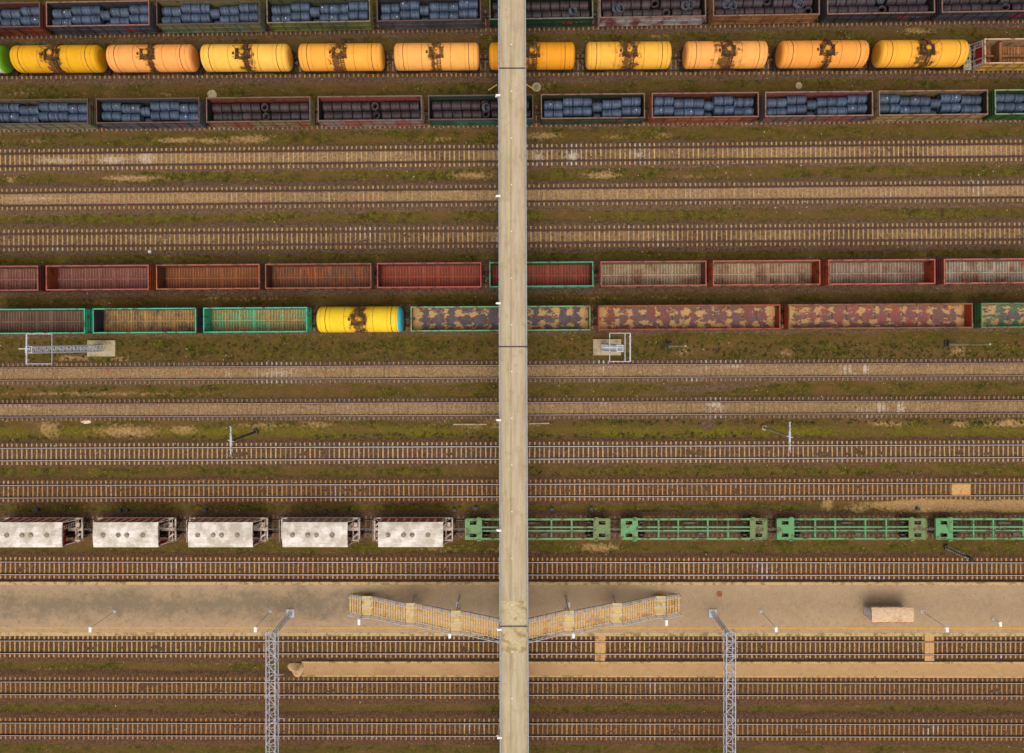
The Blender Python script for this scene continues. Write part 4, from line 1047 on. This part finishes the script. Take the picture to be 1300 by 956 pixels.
def pole(px,py,h,label,mat='conc'):
    r=thing('pole',label,'pole',(wx(px),wy(py),-.2),0,'bare concrete poles below the long wagons')
    mb=MB(); mb.cyl((0,0,0),(0,0,h),.2,12,r2=.12); mb.build('shaft',M[mat],r)
    mb=MB(); mb.box(-.4,.4,-.35,.35,0,.18); mb.box(-.25,.2,-.3,.3,.18,.7); mb.build('footing',M['galvdark'],r)
pole(849,438.5,8.6,'bare pale pole with dark foot right of the lattice tower')
pole(1204,436.5,7.8,'bare pale pole with dark foot near the right edge')
def signal(px,py):
    r=thing('signal_mast','dark slim railway signal below the rightmost green flat wagon','signal',(wx(px),wy(py),-.1)); h=4.6
    mb=MB(); mb.cyl((0,0,0),(0,0,h),.09,8); mb.box(-.25,.25,-.25,.25,-.1,.15); mb.build('pole',M['galvdark'],r)
    mb=MB(); mb.box(-.18,.18,-.16,.16,h-.9,h+.1); mb.box(-.24,.24,-.2,.2,h+.1,h+.14); hd=mb.build('signal_head',M['black'],r)
    for k in range(3): q=MB(); q.cyl((-.24,0,h-.7+k*.28),(-.18,0,h-.7+k*.28),.09,10); q.build('lens',M['white'],hd)
    mb=MB()
    for k in range(9): mb.bar((-.05,.22,.5+k*.35),(-.05,-.22,.5+k*.35),.03)
    for y in (-.22,.22): mb.bar((-.05,y,.2),(-.05,y,3.5),.03)
    mb.build('ladder',M['galv'],r)
signal(1202,695)

# shelter
def shelter():
    z=2.15; x0,x1=wx(1106,z+zp),wx(1159.5,z+zp); y1,y0=wy(771,z+zp),wy(790.5,z+zp); cx,cy=(x0+x1)/2,(y0+y1)/2; hx,hy=(x1-x0)/2,(y1-y0)/2
    r=thing('platform_shelter','small glazed waiting shelter with pinkish tan roof on the platform','shelter',(cx,cy,zp))
    mb=MB(); pr=[]
    for k in range(9): t=-1+k/4; pr.append((t*hy, z-.0+.18*(1-t*t)))
    pr+=[(hy,z-.06),(-hy,z-.06)]; mb.prism_x(pr,-hx,hx); rf=mb.build('roof',M['shroof'],r)
    mb=MB(); 
    for k in range(6): x=-hx+.02+(2*hx-.04)*k/5; mb.bar((x,-hy,z+.01),(x,hy,z+.01),.05,.06)
    mb.bar((-hx,-hy,z),(hx,-hy,z),.07); mb.bar((-hx,hy,z),(hx,hy,z),.07); mb.build('roof_frame',M['rustfr'],rf)
    mb=MB()
    for x in (-hx+.15,0,hx-.15):
        for y in (hy-.62,): mb.bar((x,y,0),(x,y,z-.05),.07)
    for x in (-hx+.15,hx-.15): mb.bar((x,-hy+.25,0),(x,-hy+.25,z-.05),.07); mb.bar((x,-hy+.25,.3),(x,hy-.62,.3),.05); mb.bar((x,-hy+.25,1.3),(x,hy-.62,1.3),.05)
    mb.build('frame',M['galv'],r)
    for x in (-hx+.15,hx-.15): mb=MB(); mb.box(x-.01,x+.01,-hy+.3,hy-.66,.2,z-.1); mb.build('glass_panel',M['glass'],r)
    mb=MB(); mb.box(-hx+.2,hx-.2,hy-.63,hy-.61,.2,z-.1); mb.build('glass_panel',M['glass'],r)
    mb=MB(); mb.box(-hx+.4,hx-.4,hy-1.15,hy-.72,.42,.47); mb.box(-hx+.6,-hx+.7,hy-1.1,hy-.8,0,.42); mb.box(hx-.7,hx-.6,hy-1.1,hy-.8,0,.42); mb.build('bench',M['tread'],r)
    mb=MB(); mb.bar((0,-hy-.03,z+.1),(0,-hy-.03,z-.35),.05); mb.build('drainpipe',M['galv'],r)
M['rustfr']=weathered('rusty_frame',base=C(150,96,48),amt=.4,second=C(190,150,110),scale=2,rough=.7)
shelter()

# small things on the ground
def disc(px,py,r_,mat,name,label,cat,z=-.27,ring=False):
    rt=thing(name,label,cat,(wx(px),wy(py),z))
    mb=MB(); mb.cyl((0,0,-.1),(0,0,.12),r_,24); mb.torus((0,0,.12),r_-.05,.04,n=24,k=6); mb.build('rim',mat,rt)
    mb=MB(); mb.cyl((0,0,.121),(0,0,.15),r_*.55,20); mb.bar((-.12,0,.17),(.12,0,.17),.04); mb.build('lid',mat,rt)
disc(268.5,119.5,.62,M['conc'],'manhole','round concrete manhole in the grass below the third tank wagon','manhole')
disc(1015,108,.42,M['conc'],'manhole','small round manhole in the grass below the ninth tank wagon','manhole')
disc(681,110,.6,M['conc'],'manhole','round concrete ring in the grass touching the right side of the footbridge','manhole')
disc(912.3,752.8,.38,M['cover'],'cover_plate','rusty orange round cover on the platform right of the stairs','cover plate',z=zp-.12)
for k,(px,py,l) in enumerate([(47,647.5,'leftmost one, above the first white hopper'),(152,648,'left one of the close pair above the second hopper'),(161,648,'right one of the close pair above the second hopper'),(260.5,647.5,'above the third white hopper'),
    (413,649,'above the fourth white hopper'),(577,647.5,'left of the footbridge'),(604,645.5,'beside the footbridge'),(700.5,646.5,'just right of the footbridge'),(750.5,646,'above the first green flat wagon'),(1165.5,646,'in the sandy patch on the right')]):
    r=thing('trackside_box','small slate-blue trackside box, '+l,'trackside box',(wx(px),wy(py),-.28),random.uniform(-.4,.4),'slate-blue boxes above the hoppers and flats')
    mb=MB(); mb.box(-.17,.17,-.17,.17,0,.4); mb.build('case',M['slate'] if 'slate' in M else M.setdefault('slate',weathered('slate_blue_paint',base=C(58,66,88),amt=.2,rough=.6)),r)
    mb=MB(); mb.box(-.2,.2,-.2,.2,.401,.45); mb.build('lid',M['slate'],r)
o=None
mb=MB(); vs=[]; n=16
for i in range(n): a=2*math.pi*i/n; vs.append((.75*math.cos(a)*random.uniform(.85,1.1),.32*math.sin(a)*random.uniform(.85,1.1),-.1))
vs+=[(x*.8,y*.75,.12+random.uniform(-.02,.02)) for x,y,z in vs]; mb.add(vs,[(i,(i+1)%n,n+(i+1)%n,n+i) for i in range(n)]+[tuple(range(n,2*n))])
o=mb.build('pale_slab',M['white2'] if 'white2' in M else M.setdefault('white2',weathered('chalky_stone',base=C(208,196,176),amt=.3,second=C(160,140,110),rough=.9)),loc=(wx(108),wy(535.5),-.25)); tag(o,'flat chalky pale stone in the grass at the left below sandy tracks','stone')
r=thing('equipment_dome','small pale blue domed fitting beside the third empty track at left','dome',(wx(190.5),wy(319.5),-.1)); mb=MB(); mb.cyl((0,0,0),(0,0,.25),.24,14,r2=.2); mb.build('base',M['galv'],r); mb=MB(); mb.cyl((0,0,.25),(0,0,.42),.22,14,r2=.08); mb.build('cap',M['white'],r)
def plank(px0,py0,px1,py1,label,m='tread'):
    a=Vector((wx(px0),wy(py0),0)); b=Vector((wx(px1),wy(py1),0)); c=(a+b)/2; mb=MB(); mb.bar(a-c,b-c,.16,.1); o=mb.build('plank',M[m],loc=(c.x,c.y,-.18)); tag(o,label,'plank','loose planks')
plank(620,114,631,107,'pale timber plank in the grass left of the footbridge near the top'); plank(667,106,677,112,'pale timber plank in the grass right of the footbridge near the top')
plank(575,539,618,539,'long thin pale plank lying left of the footbridge','conc'); plank(672,538,697,537.5,'thin pale plank lying right of the footbridge','conc')

# ------------------------------------------------------------------ light, sky, camera
w=bpy.data.worlds.new('World'); SC.world=w; w.use_nodes=True; nt=w.node_tree
bg=nt.nodes['Background']; sky=nt.nodes.new('ShaderNodeTexSky'); sky.sky_type='NISHITA'; sky.sun_disc=False
EL=67
sky.sun_elevation=R(EL); sky.sun_rotation=R(180); sky.dust_density=6; sky.air_density=1.0; sky.ozone_density=.6
hs=nt.nodes.new('ShaderNodeHueSaturation'); hs.inputs['Saturation'].default_value=.25   # clouded-over sky
wm=nt.nodes.new('ShaderNodeMix'); wm.data_type='RGBA'; wm.blend_type='MULTIPLY'; wm.inputs[0].default_value=1; wm.inputs[7].default_value=(1,.935,.84,1)
nt.links.new(sky.outputs[0],hs.inputs['Color']); nt.links.new(hs.outputs[0],wm.inputs[6]); nt.links.new(wm.outputs[2],bg.inputs['Color']); bg.inputs['Strength'].default_value=.12
sl=bpy.data.lights.new('sun','SUN'); sl.energy=1.45; sl.angle=R(65); sl.color=(1,.92,.81); so=bpy.data.objects.new('sun',sl); COL.objects.link(so); so.rotation_euler=(R(90-EL),0,0)
cam=bpy.data.cameras.new('camera'); co_=bpy.data.objects.new('camera',cam); COL.objects.link(co_); co_.location=(0,0,H)
cam.sensor_fit='HORIZONTAL'; cam.sensor_width=36; cam.lens=36*867/1300; cam.shift_y=-(478-NY)/1300; cam.clip_end=6000; cam.clip_start=1
SC.camera=co_
vs_=SC.view_settings; vs_.view_transform='Standard'; vs_.look='None'; vs_.gamma=1; vs_.exposure=.06; vs_.use_curve_mapping=False
